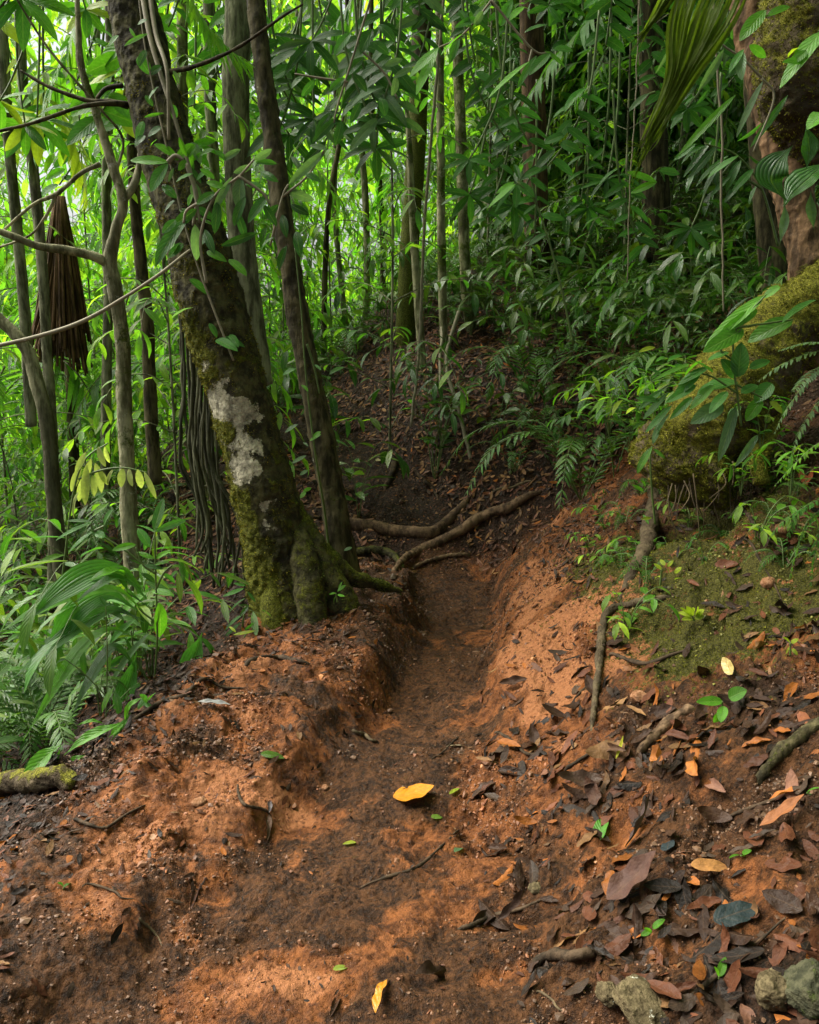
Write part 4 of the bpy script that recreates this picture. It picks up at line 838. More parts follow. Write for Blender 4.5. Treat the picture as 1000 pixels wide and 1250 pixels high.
STK = [(605, 897, 640, 920, 662, 922, 6, 'bent stick on the clay right of the yellow leaf'), (440, 1085, 510, 1060, 560, 1018, 5, 'thin dark rootlet slanting towards the yellow leaf'), (170, 1122, 185, 1140, 199, 1158, 4, 'short pale twig on the left soil'),
       (90, 1000, 130, 1012, 178, 985, 5, 'curved dark twig on the left bank'), (100, 1082, 140, 1090, 165, 1098, 4, 'thin straight twig low on the left soil'), (560, 1135, 600, 1120, 665, 1100, 7, 'dark stick crossing the lower clay'),
       (650, 1182, 700, 1172, 760, 1160, 18, 'thick dark rotten stick among the lower leaves'), (800, 1250, 880, 1190, 960, 1120, 7, 'long dark twig across the lower right leaves'), (655, 1212, 675, 1222, 690, 1238, 4, 'pale looped rootlet near the lower edge'),
       (745, 800, 790, 812, 840, 795, 7, 'dark stick lying below the bent root'), (560, 900, 540, 920, 520, 935, 3, 'tiny twig on the muddy path'), (700, 858, 720, 840, 735, 830, 4, 'small twig beside the bent root'),
       (820, 575, 860, 578, 900, 570, 5, 'pale stick under the boulder'), (905, 620, 930, 660, 965, 690, 6, 'reddish rootlet hanging down the right bank'), (905, 655, 930, 690, 955, 740, 4, 'thin reddish rootlet in the mossy bank'),
       (480, 560, 475, 590, 470, 600, 10, 'dark root hanging in the litter ahead'), (505, 575, 520, 590, 535, 610, 6, 'small root on the slope ahead'), (600, 605, 625, 596, 650, 588, 5, 'thin pale stick above the slanting root'),
       (345, 640, 380, 636, 410, 632, 6, 'stick lying behind the leaning tree'), (225, 850, 250, 835, 300, 842, 6, 'dark stick at the left edge of the soil'), (300, 812, 340, 806, 380, 812, 9, 'dark stick lying at the foot of the leaning tree'), (430, 893, 445, 898, 462, 908, 6, 'small orange stick on the mound'),
       (150, 885, 200, 858, 240, 850, 7, 'long dark stick on the left edge leaves'), (885, 1000, 930, 985, 1000, 960, 6, 'thin dark twig on the right bank leaves'), (690, 940, 720, 925, 750, 900, 6, 'dark twig beside the curled leaves'), (520, 560, 600, 500, 640, 470, 6, 'fallen branch on the slope ahead'), (330, 1000, 300, 985, 290, 960, 6, 'dark stub in the left soil')]
rs_ = np.random.RandomState(4)
for x0, y0, x1, y1, x2, y2, w, lab in STK:
    ground_tube('stick', lab, 'stick', [(x0, y0, None, w * .6), (x0 * .6 + x1 * .4 + rs_.uniform(-4, 4), y0 * .6 + y1 * .4 + rs_.uniform(-3, 3), None, w * .8), (x1, y1, None, w * .75), (x1 * .5 + x2 * .5 + rs_.uniform(-4, 4), y1 * .5 + y2 * .5 + rs_.uniform(-3, 3), None, w * .6), (x2, y2, None, w * .35)], 'twig' if 'pale' in lab or 'orange' in lab else 'bark_stick', 10, 60, .005, .0, .5)
def stone(name, label, x, y, R, mat='stone', seed=1, rot=(0, 0, 0), up=.2, amp=.2, hi=False):
    p = ground_px(x, y); mb = MB(); blob(mb, (0, 0, 0), R, seed, rot, amp, 110 if hi else 40, 80 if hi else 28, 1.5, (.25, .2, 0), 1, .04)
    tag(link(name, mb.mesh(name, M[mat]), None, p + A(0, 0, R[2] * (up - .25))), label, 'stone')
M['stone'] = bark_mat('mossy_stone', (.025, .026, .014), (.075, .072, .04), moss=(.06, .08, .015), mossn=.15, lichn=.0, streak=1, sc=1.6)
M['stone_pale'] = bark_mat('pale_stone', (.06, .045, .022), (.15, .115, .06), moss=(.12, .12, .04), mossn=-.1, lichn=.1, streak=1, sc=2)
M['stone_brown'] = bark_mat('clay_stone', (.20, .09, .04), (.38, .20, .11), mossn=-.5, lichn=-.5, streak=1, sc=2)
stone('stone', 'grey green mossy stone in the lower right corner', 1000, 1218, (.07, .06, .045), 'stone', 3, (.1, .2, .4), .5, .2, True)
stone('stone', 'yellowish mossy stone left of the corner stone', 945, 1215, (.04, .035, .035), 'stone_pale', 5, (0, .2, 1), .5, .2, True)
stone('stone', 'flat pale cracked stone at the lower edge', 783, 1238, (.05, .065, .02), 'stone_pale', 7, (.3, 0, .5), .5, .2, True)
stone('stone', 'small pale stone beside the flat cracked stone', 742, 1222, (.022, .03, .02), 'stone_pale', 8, (0, 0, .5), .5, .2, True)
stone('stone', 'round tan pebble on the left soil of the path', 397, 963, (.013, .013, .011), 'stone_brown', 9)
stone('stone', 'oval tan stone in the clay below the bent root', 782, 853, (.03, .028, .022), 'stone_brown', 10)
stone('stone', 'clay lump on the mound below the leaning tree', 243, 980, (.025, .02, .018), 'stone_brown', 11)
stone('stone', 'reddish stone in the mossy bank at the right', 940, 712, (.03, .03, .024), 'stone_brown', 12)
stone('stone', 'brown stone set in the mossy bank below the fern', 955, 648, (.03, .03, .026), 'stone_brown', 13)
stone('stone', 'small tan stone beside the fallen leaf on the lower right', 655, 1085, (.022, .02, .014), 'stone_pale', 14)

# ---------------------------------------------------------------- crumbs of soil
def crumbs():
    rs = np.random.RandomState(31); mb = MB()
    import itertools
    t = (1 + 5 ** .5) / 2
    ico = unit(np.array([(-1, t, 0), (1, t, 0), (-1, -t, 0), (1, -t, 0), (0, -1, t), (0, 1, t), (0, -1, -t), (0, 1, -t), (t, 0, -1), (t, 0, 1), (-t, 0, -1), (-t, 0, 1)], float))
    fc = np.array([(0, 11, 5), (0, 5, 1), (0, 1, 7), (0, 7, 10), (0, 10, 11), (1, 5, 9), (5, 11, 4), (11, 10, 2), (10, 7, 6), (7, 1, 8), (3, 9, 4), (3, 4, 2), (3, 2, 6), (3, 6, 8), (3, 8, 9), (4, 9, 5), (2, 4, 11), (6, 2, 10), (8, 6, 7), (9, 8, 1)])
    n = 190000
    y = 1.1 + 5.2 * rs.rand(n) ** 1.7; x = rs.uniform(-.62, .62, n) * (y + .35)
    tx = trail_x(y); tw = trail_w(y); on = 1 - sstep(.5, 1.2, np.abs(x - tx) / tw)
    d = .02 + .75 * sstep(.05, .55, noise(x * 2.4, y * 2.4, 8.8)) + .35 * sstep(0, .5, noise(x * 7, y * 7, 2.2))
    k = (rs.rand(n) < d * (1 - .85 * on)) & (x > edge_x(y) - .1); x, y = x[k], y[k]; n = len(x)
    z = land(x, y); s = .0016 + .0032 * rs.rand(n) ** 3 + .006 * (rs.rand(n) < .03) * rs.rand(n) + .009 * (rs.rand(n) < .008) * rs.rand(n); s *= (.7 + .25 * y)
    J = 1 + .35 * rs.normal(size=(n, 12, 1)).clip(-1.5, 1.5); sc = rs.uniform(.6, 1.3, (n, 1, 3)) * A(1, 1, .75)
    V = np.stack([x, y, z + s * .25], -1)[:, None] + ico[None] * J * sc * s[:, None, None]
    F = (fc[None] + (np.arange(n) * 12)[:, None, None]).reshape(-1, 3); F = np.column_stack([F, F[:, 2]])
    m = soil_mask(x, y); q = rs.rand(n, 1)
    a = A(.22, .075, .024) * (.5 + q) + (rs.rand(n, 1) < .05) * A(.16, .10, .045); b = A(.10, .052, .026) * (.5 + q)
    u = np.clip(m[:, :1] - m[:, 2:] + .25 * rs.normal(size=(n, 1)), 0, 1); c = np.clip(b * (1 - u) + a * u, 0, .8)
    mo = (m[:, 1:2] + .3 * rs.normal(size=(n, 1)) > .45) & (m[:, 1:2] > .25); c = np.where(mo, A(.15, .14, .025) * (.4 + 1.1 * q), c)
    mb.add(V.reshape(-1, 3), F, np.repeat(c, 12, 0))
    m_, nt, out = newmat('soil_crumb'); g = NT(nt); p = g.n('ShaderNodeBsdfPrincipled'); p.inputs['Roughness'].default_value = .6
    at = g.n('ShaderNodeAttribute', attribute_name='Col'); g.l(at.outputs[0], p.inputs['Base Color']); g.l(p.outputs[0], out.inputs[0])
    tag(link('soil_crumbs', mb.mesh('soil_crumbs', m_, False)), 'loose red brown soil crumbs scattered over the path and banks', 'soil', kind='stuff')
crumbs()

# ---------------------------------------------------------------- dead leaves
DEADC = {'dark brown': (.045, .022, .013), 'reddish brown': (.12, .042, .020), 'rusty orange': (.32, .105, .022), 'greyish brown': (.060, .038, .026), 'tan': (.20, .105, .045), 'blackened': (.014, .009, .006), 'pinkish brown': (.16, .075, .048)}
DK_ = list(DEADC)
def litter_density(x, y):
    d = x - trail_x(y) - trail_w(y); e = x - edge_x(y)
    nn = noise(x * 2.2, y * 2.2, 6.6)
    right = np.clip(.15 + .7 * sstep(-.35, .3, noise(x * 3.2, y * 3.2, 2.7)) + .3 * sstep(1.9, 1.3, y), 0, 1) * sstep(-.10, .6, d + .3 * nn - .10) * (1 - sstep(2.45, 3.1, y)) * 1.0 * sstep(.9, 1.5, y)
    low = sstep(.2, -.1, np.abs(d - .35) - .1) * .5 * (1 - sstep(1.7, 2.2, y))
    left = np.exp(-((e - .10) / .20) ** 2) * sstep(1.5, 2.2, y) * 1.0 * (1 - sstep(4.4, 4.8, y))
    foot = np.exp(-((x + .62) / .4) ** 2 - ((y - 3.7) / .35) ** 2) * .8
    hill = sstep(5.2, 6.0, y + .3 * nn) * 1.25 * (1 - .4 * sstep(8, 10, y))
    patch = np.exp(-((x - .88) / .2) ** 2 - ((y - 4.3) / .8) ** 2) * 1.0
    hollow = sstep(.1, -.4, e) * .8
    up = sstep(.5, 1.0, d) * sstep(2.6, 3.4, y) * .30
    trail = .13 + .08 * sstep(.1, .5, nn) + .06 * sstep(4.5, 5.2, y)
    return np.maximum.reduce([right, low, left, foot, hill, patch, hollow, up, trail])
def litter():
    rs = np.random.RandomState(55)
    n = 150000; y = 1.05 + 9.5 * rs.rand(n) ** 1.15; x = rs.uniform(-.60, .60, n) * (y + .3)
    k = rs.rand(n) < litter_density(x, y) * np.interp(y, [1, 2.5, 5, 8], [.20, .32, .85, .7]); x, y = x[k], y[k]; n = len(x)
    z = land(x, y); Nn = land_n(x, y)
    right = (x > trail_x(y) + trail_w(y)) & (y < 3.2)
    L = np.where(right, .020 + .085 * rs.rand(n) ** 1.3, rs.uniform(.018, .06, n)) * np.where(rs.rand(n) < .10, 1.3, 1)
    tr_ = np.abs(x - trail_x(y)) < trail_w(y) * 1.1; L = np.where(tr_, L * .35, L)
    ci = rs.choice(len(DK_), n, p=[.34, .26, .07, .08, .05, .16, .04])
    hill_ = (y > 5.2) & (rs.rand(n) < .5); ci = np.where(hill_, np.where(rs.rand(n) < .5, DK_.index('tan'), DK_.index('pinkish brown')), ci); L = np.where(y > 5.2, L * 1.35, L)
    c = np.array([DEADC[q] for q in DK_])[ci] * np.where(y > 5.2, 1.0, .72)[:, None] * np.exp(rs.normal(0, .25, (n, 1)))
    D = unit(np.cross(Nn, rs.normal(size=(n, 3)))); N = unit(Nn * np.where(rs.rand(n) < .5, 1, -1)[:, None] + rs.normal(0, .17, (n, 3)))
    P = np.stack([x, y, z], -1) + Nn * (.004 + L * rs.uniform(-.06, .09, n))[:, None] - D * (L * .5)[:, None]
    bend = rs.normal(0, .65, n); fold = rs.uniform(-.2, .7, n); W = L * rs.uniform(.36, .66, n)
    u, v = topx(P); inn = (u > 5) & (u < 995) & (v > 5) & (v < 1240)
    size = np.where(inn, L / y, 0); order = np.argsort(-size); top = order[:270]; rest = order[270:]
    mb = MB(); near = rest[y[rest] < 3.2]; far = rest[y[rest] >= 3.2]
    for idx, ns_ in ((near, 6), (far, 3)):
        h = len(idx) // 2
        for j, sh in ((idx[:h], 'lance'), (idx[h:], 'ovate')):
            leaves(mb, P[j], D[j], N[j], L[j], W[j], sh, ns_, bend[j], fold[j], c[j], wave=.10 if ns_ > 4 else 0)
    tag(link('leaf_litter', mb.mesh('leaf_litter', M['leaf_dead'])), 'small dead leaves and leaf fragments covering the ground in drifts', 'leaf litter', kind='stuff')
    GM = [(505, 973, 'the yellow leaf'), (735, 830, 'the elbow root'), (840, 940, 'the curled orange leaves'), (970, 1000, 'the right edge'), (780, 1060, 'the big cracked brown leaf'), (900, 1140, 'the long dark twig'), (700, 1180, 'the rotten stick'),
          (850, 850, 'the mossy bank'), (560, 1100, 'the lower clay'), (700, 980, 'the dark curled leaves'), (200, 850, 'the left edge of the soil'), (80, 1000, 'the mossy log end'), (240, 1090, 'the standing dark leaf'), (350, 800, 'the leaning tree foot'), (560, 780, 'the narrow path'), (620, 650, 'the slanting root'), (920, 890, 'the dark root'), (60, 1150, 'the lower left corner'), (380, 1150, 'the lower path'), (980, 1180, 'the corner stone')]
    for q, i in enumerate(top):
        o = P[i].copy(); mb = MB()
        leaves(mb, (P[i] - o)[None], D[i], N[i], L[i], W[i] * 1.1, ['lance', 'ovate', 'drip'][q % 3], 14, bend[i], fold[i], c[i], wave=rs.uniform(.03, .16), edge=2)
        a, b = float(u[i]), float(v[i]); w_ = min(GM, key=lambda g: (g[0] - a) ** 2 + (g[1] - b) ** 2); dx, dy = a - w_[0], b - w_[1]
        s = ('left of ' if dx < 0 else 'right of ') if abs(dx) > abs(dy) else ('above ' if dy < 0 else 'below ')
        sh = 'broad' if W[i] > .45 * L[i] else 'narrow'; cu = 'folded' if fold[i] > .55 else ('curled' if abs(bend[i]) > .8 else 'flattish')
        sz = 'big' if L[i] > .09 else ('small' if L[i] < .06 else 'medium')
        tag(link('fallen_leaf', mb.mesh('fallen_leaf', M['leaf_dead']), None, o), f'{sz} {sh} {cu} {DK_[ci[i]]} dead leaf {s}{w_[2]}', 'fallen leaf', f'{DK_[ci[i]]} dead leaves {s}{w_[2]}')
litter()
def moss_bank():
    rs = np.random.RandomState(61); n = 90000; y = rs.uniform(2.3, 5.2, n); x = rs.uniform(.4, 2.2, n); m = soil_mask(x, y)[:, 1] + .8 * noise(x * 13, y * 13, 2.2) + .4 * noise(x * 40, y * 40, 2.2)
    k = m > .60; x, y = x[k], y[k]; n = len(x); L = rs.uniform(.004, .011, n); Nn = land_n(x, y); mb = MB()
    leaves(mb, np.stack([x, y, land(x, y) - .001], -1), unit(Nn + rs.normal(0, .6, (n, 3))), rs.normal(0, 1, (n, 3)), L, L * .7, 'lance', 2, .6, .2, A(.15, .15, .018) * np.exp(rs.normal(0, .45, (n, 1))))
    tag(link('bank_moss', mb.mesh('bank_moss', M['moss_tuft'])), 'olive moss growing in patches on the soil of the right bank', 'moss', kind='stuff')
moss_bank()
b_ = px(870, 610, 3.7); rs_ = np.random.RandomState(6); mb = MB()
for i in range(34):
    x0 = rs_.uniform(815, 960); y0 = 590 - (x0 - 815) * .35 + rs_.uniform(-10, 10); Yb = rs_.uniform(3.45, 3.7); l = rs_.uniform(25, 80)
    Q, q = rows_to_path([(x0, y0, Yb, 2.2), (x0 + rs_.uniform(-8, 8), y0 + l * .5, Yb - .05, 1.8), (x0 + rs_.uniform(-18, 18), y0 + l, Yb - .08, 1)], 14); tube(mb, Q - b_, q, 5, col=(0, .1, rs_.rand() * .6))
tag(link('rootlets', mb.mesh('rootlets', M['twig']), None, b_), 'fringe of fine rootlets hanging in the hollow under the boulder', 'rootlets')
def fallen(label, x, y, lpx, wpx, ang, colr, shape='ovate', bend=.3, fold=.15, wave=.04, mat='leaf_dead', tilt=.25, lift=.006, seed=0, nm='fallen_leaf'):
    """one leaf lying on the ground; ang = direction of its tip in the picture plane, degrees, 0 right, 90 away"""
    p = ground_px(x, y); n_ = land_n(p[:1], p[1:2])[0]; de = p[1] * cos(PITCH) + (CAMZ - p[2]) * sin(PITCH); s = de / FPX
    rs = np.random.RandomState(seed + int(x)); a = radians(ang); D = A(cos(a), sin(a) * 1.2, 0); D = unit(D - n_ * D.dot(n_)); L = lpx * s
    N = unit(n_ + rs.normal(0, tilt, 3)); mb = MB()
    leaves(mb, -D * L * .5 + n_ * lift, D, N, L, wpx * s, shape, 18, bend, fold, colr, wave=wave, edge=2)
    return tag(link(nm, mb.mesh(nm, M[mat]), None, p), label, 'fallen leaf')
M['leaf_yellow'] = leaf_mat('yellow_fallen_leaf', .08, .45, veins=9, vein_amt=.35, tcol=1.2, vc=(.45, .18, .01), spots=.7, crump=.5)
fallen('bright yellow rounded leaf lying in the middle of the path', 506, 974, 52, 66, 8, (.50, .195, .008), 'ovate', -.25, .05, .02, 'leaf_yellow', .08, .012)
fallen('small lime green leaf just right of the yellow leaf', 555, 967, 22, 12, 50, (.28, .36, .03), 'lance', .2, .2, .02, 'leaf')
fallen('small green leaf fragment below the yellow leaf', 533, 1000, 16, 13, 20, (.16, .28, .04), 'ovate', .2, .2, .02, 'leaf')
fallen('tiny lime leaf on the muddy path left of the yellow leaf', 427, 1031, 22, 11, 160, (.25, .30, .02), 'lance', .2, .3, .02, 'leaf')
fallen('bluish green narrow leaf lying on the clay', 560, 1040, 32, 15, 60, (.10, .20, .10), 'lance', .3, .2, .02, 'leaf')
fallen('dark green leaf on the mound below the leaning tree', 333, 923, 30, 18, 0, (.07, .14, .02), 'ovate', .3, .1, .02, 'leaf')
fallen('orange yellow torn leaf at the lower edge of the path', 466, 1218, 60, 26, 80, (.48, .20, .015), 'lance', .5, .5, .1, 'leaf_yellow', .3, .02)
fallen('dark curled leaf stuck beside the orange yellow torn leaf', 412, 1225, 46, 20, 70, (.05, .025, .015), 'lance', 1., .9, .1)
fallen('small green leaf on the path above the torn leaf', 416, 1185, 18, 12, 0, (.22, .30, .03), 'ovate', .2, .2, .02, 'leaf')
fallen('standing dark brown pointed leaf in the left soil', 240, 1085, 62, 18, 95, (.06, .028, .02), 'lance', .8, .9, .1, lift=.012)
fallen('dark folded leaf on the left soil above the standing leaf', 222, 1030, 60, 18, 75, (.09, .045, .03), 'lance', .5, .9, .1)
fallen('long brown folded leaf pressed in the soil left of the path', 325, 1000, 56, 20, 130, (.13, .07, .045), 'lance', .4, .8, .1)
fallen('short grey folded leaf beside the pressed brown leaf', 328, 985, 26, 12, 110, (.12, .10, .11), 'lance', .4, .6, .1)
fallen('big cracked purplish brown leaf with raised veins', 778, 1082, 84, 46, 18, (.085, .042, .032), 'ovate', -.5, .35, .12, lift=.02)
fallen('dark glossy purple leaf above the big cracked leaf', 795, 1016, 74, 28, 5, (.06, .038, .036), 'lance', -.6, .5, .12, lift=.02)
fallen('upturned rusty orange leaf, larger of the curled pair', 823, 935, 58, 34, -35, (.32, .12, .035), 'ovate', -1.2, .6, .1, lift=.03)
fallen('upturned rusty orange leaf, smaller of the curled pair', 850, 943, 36, 30, 80, (.36, .13, .03), 'ovate', 1.0, .6, .1, lift=.03)
fallen('orange brown leaf on the leaves near the right edge', 962, 1004, 66, 30, 0, (.26, .10, .04), 'lance', -.4, .4, .1, lift=.02)
fallen('glossy orange leaf at the right edge', 965, 972, 48, 22, -8, (.40, .13, .03), 'lance', .5, .4, .1, lift=.02)
fallen('flat tan orange leaf lying right of the big cracked leaf', 868, 1062, 52, 26, 5, (.36, .17, .06), 'ovate', .3, .1, .04, lift=.012)
fallen('wet blue black leaf in the lower right leaves', 900, 1122, 60, 40, 10, (.018, .028, .030), 'ovate', .2, .1, .06, lift=.015)
fallen('small blue black leaf beside the glossy purple leaf', 819, 1040, 30, 26, 70, (.02, .03, .035), 'ovate', .2, .1, .06, lift=.015)
fallen('large purple brown leaf below the yellow sprig', 872, 960, 50, 26, 120, (.20, .10, .07), 'lance', 1.0, .6, .1, lift=.02)
fallen('pale cream yellow leaf standing on the mossy bank', 893, 822, 30, 20, 75, (.42, .32, .10), 'ovate', -.4, .3, .04, 'leaf_yellow', .3, .02)
fallen('lime yellow sliver of leaf among the dark curled leaves', 762, 920, 30, 9, 35, (.42, .42, .03), 'lance', -.6, .5, .02, 'leaf', .3, .02)
fallen('bright green leaf standing on the clay slope', 735, 1014, 38, 26, 60, (.07, .24, .02), 'ovate', .6, .4, .04, 'leaf', .4, .02)
fallen('curled dark leaf with pale rim beside the green leaf', 715, 972, 60, 34, 170, (.06, .035, .025), 'ovate', -1.4, .6, .1, lift=.03)
fallen('arched dark leaf on the clay above the curled leaves', 745, 918, 60, 22, 150, (.10, .055, .035), 'lance', 1.5, .8, .1, lift=.04)
fallen('dark twisted leaf across the lower clay', 640, 1112, 70, 26, 15, (.035, .02, .015), 'lance', -1.2, .8, .15, lift=.02)
fallen('black twisted leaf at the left of the lower clay', 600, 1120, 60, 28, 30, (.03, .018, .014), 'ovate', 1.2, .8, .15, lift=.02)
fallen('dark brown crumpled leaf on the lower clay near the torn leaf', 535, 1195, 60, 34, 20, (.04, .022, .014), 'ovate', 1.2, .8, .15, lift=.02)
fallen('grey weathered leaf on the left edge pile', 262, 862, 40, 14, 5, (.26, .26, .27), 'lance', .3, .3, .1, lift=.02)
fallen('pale leaf chip on the muddy path above the yellow leaf', 556, 913, 24, 10, 10, (.28, .22, .15), 'lance', .3, .2, .05)
fallen('cream leaf caught on the slope above the crossing roots', 463, 563, 13, 10, 60, (.42, .34, .2), 'ovate', .3, .2, .05)
fallen('cream leaf lying on the slope above the slanting root', 631, 567, 13, 13, 60, (.45, .38, .24), 'ovate', .3, .2, .05)
fallen('small orange leaf on top of the mossy boulder', 805, 559, 12, 6, 0, (.5, .16, .03), 'lance', .3, .2, .05, lift=.05)
fallen('russet dead leaf bunch hanging in the right bank', 985, 585, 44, 30, 60, (.26, .07, .03), 'ovate', 1.2, .7, .12, lift=.03)

# ---------------------------------------------------------------- the plants that stand out in the photograph
TONE = {'b': (.085, .25, .018), 'm': (.05, .165, .025), 'd': (.030, .10, .018), 'g': (.10, .18, .085), 'y': (.30, .38, .03), 'p': (.33, .37, .13), 'o': (.10, .145, .014)}
def pleaf(lm, bx, by, tx, ty, w, Y, tone='m', shape='lance', dY=0., bend=.35, fold=.22, nseg=12, rs=RS, wave=.02, face=.7, up=.6):
    a = px(bx, by, Y); b = px(tx, ty, Y + dY); D = b - a; L = np.linalg.norm(D); D = D / L
    c = unit(A(0, 0, CAMZ) - a); N = c * face + A(0, 0, up) + rs.normal(0, .22, 3); N = unit(N - D * N.dot(D))
    D2 = D * cos(bend / 2) + N * sin(bend / 2); L2 = L * (bend / 2) / max(sin(bend / 2), 1e-3) if abs(bend) > 1e-3 else L
    col_ = np.array(TONE[tone]) * exp_(rs.normal(0, .15))
    leaves(lm, a, D2, N, L2, w * Y / FPX * 1.15, shape, nseg, bend, fold, col_, wave=wave, edge=2)
def exp_(v): return math.exp(v)
def special(name, label, cat, Y, stems, lv, mat='leaf', shape='lance', seed=0, stem_mat='stem', sw=3, group=None, bend=.35, face=.7, up=.6, base=None):
    rs = np.random.RandomState(seed); lm, sm = MB(), MB()
    o = px(*(base or stems[0][0][:2]), Y) if (stems or base) else px(lv[0][0], lv[0][1], Y)
    root = thing(name, label, cat, o, group=group)
    for s in stems:
        rows = [(q[0], q[1], Y + (q[2] if len(q) > 2 else 0), sw * (1 - .5 * i / len(s))) for i, q in enumerate(s)]
        P, r = rows_to_path(rows, max(12, 8 * len(s))); tube(sm, P, r, 7, col=(.1, .1, 0))
    for q in lv:
        bx, by, tx, ty, w = q[:5]; tone = q[5] if len(q) > 5 else 'm'; dY = q[6] if len(q) > 6 else rs.normal(0, .03)
        pleaf(lm, bx, by, tx, ty, w, Y + rs.normal(0, .012), tone, shape, dY, bend * rs.uniform(.5, 1.6), rs.uniform(.1, .35), 12, rs, face=face, up=up)
    if lm.n:
        m_ = lm.mesh(name + '_leaves', M[mat]); m_.transform(__import__('mathutils').Matrix.Translation(tuple(-o))); link('leaves', m_, root)
    if sm.n:
        m_ = sm.mesh(name + '_stem', M[stem_mat]); m_.transform(__import__('mathutils').Matrix.Translation(tuple(-o))); link('stem', m_, root)
    return root

special('broadleaf_shrub', 'slender shrub with paired bright leaves standing left of the soil edge', 'shrub', 3.3,
        [[(186, 860), (192, 780), (190, 700), (189, 647)], [(190, 700), (175, 690), (166, 668)], [(191, 760), (172, 745), (165, 730)], [(190, 720), (200, 700), (210, 690)], [(180, 830), (165, 800), (160, 770)], [(189, 700), (150, 670), (115, 648), (112, 636)], [(115, 648), (127, 642)]],
        [(188, 648, 200, 608, 18), (189, 649, 228, 634, 14, 'm'), (183, 668, 168, 645, 17, 'm'), (166, 665, 137, 672, 14, 'b'), (166, 674, 189, 682, 9, 'b'), (190, 682, 209, 672, 9, 'b'), (188, 690, 207, 686, 7, 'b'), (180, 722, 145, 752, 15, 'b'),
         (185, 722, 213, 727, 16, 'b'), (194, 736, 195, 778, 26, 'b'), (115, 637, 68, 660, 8, 'm'), (114, 649, 83, 676, 11), (116, 651, 129, 656, 15), (127, 641, 138, 622, 13), (112, 637, 81, 636, 8, 'g'), (165, 756, 134, 786, 14, 'm'), (155, 782, 120, 800, 13, 'm'), (160, 745, 130, 764, 10, 'd'),
         (183, 772, 134, 838, 15, 'g'), (172, 700, 190, 712, 12, 'd'), (198, 700, 214, 712, 10, 'm'), (176, 690, 200, 695, 10, 'd'), (150, 800, 132, 815, 12, 'm'), (182, 655, 176, 672, 11, 'd')], seed=1)
special('pale_sapling', 'sapling with hanging pale yellow green young leaves before the forked tree', 'sapling', 3.7,
        [[(70, 760), (78, 690), (90, 600), (105, 560), (132, 541)], [(96, 585), (120, 575), (150, 571), (180, 577)]],
        [(120, 545, 129, 570, 12, 'p'), (105, 552, 92, 578, 11, 'p'), (99, 568, 87, 600, 13, 'p'), (106, 568, 104, 617, 15, 'p'), (116, 565, 124, 602, 15, 'p'), (96, 600, 91, 634, 12, 'p'), (111, 560, 100, 590, 12, 'p'), (120, 572, 132, 592, 10, 'p'), (150, 571, 148, 595, 14, 'p'), (158, 571, 162, 594, 13, 'p'),
         (168, 573, 173, 596, 13, 'p'), (176, 576, 191, 609, 10, 'p'), (138, 573, 131, 592, 9, 'p'), (128, 545, 134, 565, 9, 'p'), (103, 580, 96, 612, 13, 'p'), (113, 580, 115, 606, 12, 'p')], seed=2, bend=.5, up=.1)
# broad pleated blades
def blades(label, Y, paths, seed=0, tone=None, name='blade_plant', mat='leaf_pleat', ctr=None):
    rs = np.random.RandomState(seed); lm = MB(); o = px(*(ctr or paths[0][0][0][:2]), Y); root = thing(name, label, 'plant', o)
    for pts, w, tn in paths:
        P = smooth_path([px(q[0], q[1], Y + (q[2] if len(q) > 2 else 0)) for q in pts], 26); T = unit(np.gradient(P, axis=0))
        c = unit(A(0, 0, CAMZ) - P[13]); N = unit(c * .7 + A(0, 0, .7) + rs.normal(0, .15, 3)); t = np.linspace(0, 1, 26); W = w * Y / FPX / 2 * PROF['blade'](t) * np.where(t > .97, .3, 1)
        Nn = unit(N - T * (T @ N)[:, None]); S = np.cross(T, Nn); rows = []
        for v in (-1, -.66, -.33, 0, .33, .66, 1): rows.append(P + S * (v * W)[:, None] * .93 + Nn * (abs(v) * W * .35 + .0012 * np.sin(t * 30 + v * 3))[:, None])
        V = np.stack(rows, 1); m = 7; i = np.arange(25)[:, None] * m; j = np.arange(m - 1)[None]; a = i + j
        uv = np.stack([np.repeat(t, m), np.tile((np.array([-1, -.66, -.33, 0, .33, .66, 1]) + 1) / 2, 26)], -1)
        lm.add(V.reshape(-1, 3) - o, np.stack([a, a + 1, a + m + 1, a + m], -1).reshape(-1, 4), np.array(TONE[tn]) * math.exp(rs.normal(0, .12)), uv)
    link('blades', lm.mesh(name + '_blades', M[mat]), root); return root
blades('clump of long broad pleated blades arching to the left edge', 3.2,
       [([(178, 730), (150, 702), (112, 702, -.1), (68, 728, -.2), (28, 762, -.25)], 38, 'm'), ([(174, 745), (142, 720), (90, 727, -.1), (40, 748, -.2), (-8, 776, -.2)], 20, 'b'), ([(168, 745), (132, 726), (95, 745, -.1), (70, 785, -.15), (60, 824, -.15)], 32, 'm'),
        ([(176, 760), (142, 744), (110, 757, -.1), (60, 792, -.2), (8, 834, -.25)], 22, 'm'), ([(172, 782), (135, 768), (100, 790, -.1), (70, 835, -.2), (28, 905, -.3)], 17, 'b'), ([(176, 722), (150, 698), (128, 700, -.1), (98, 716, -.15)], 18, 'b'), ([(172, 755), (124, 742), (85, 770, -.1), (50, 815, -.2)], 20, 'd'),
        ([(146, 895), (150, 862), (160, 830), (167, 796)], 32, 'm'), ([(170, 820), (140, 790), (110, 830, -.1), (85, 880, -.2)], 16, 'd'), ([(180, 740), (156, 722), (140, 706, -.1), (110, 722, -.2), (85, 740, -.2)], 14, 'd')], 3, ctr=(170, 830))
blades('single broad upright leaf at the top of the left soil edge', 3.4, [([(229, 842), (232, 815), (240, 795), (247, 772)], 30, 'm')], 4)
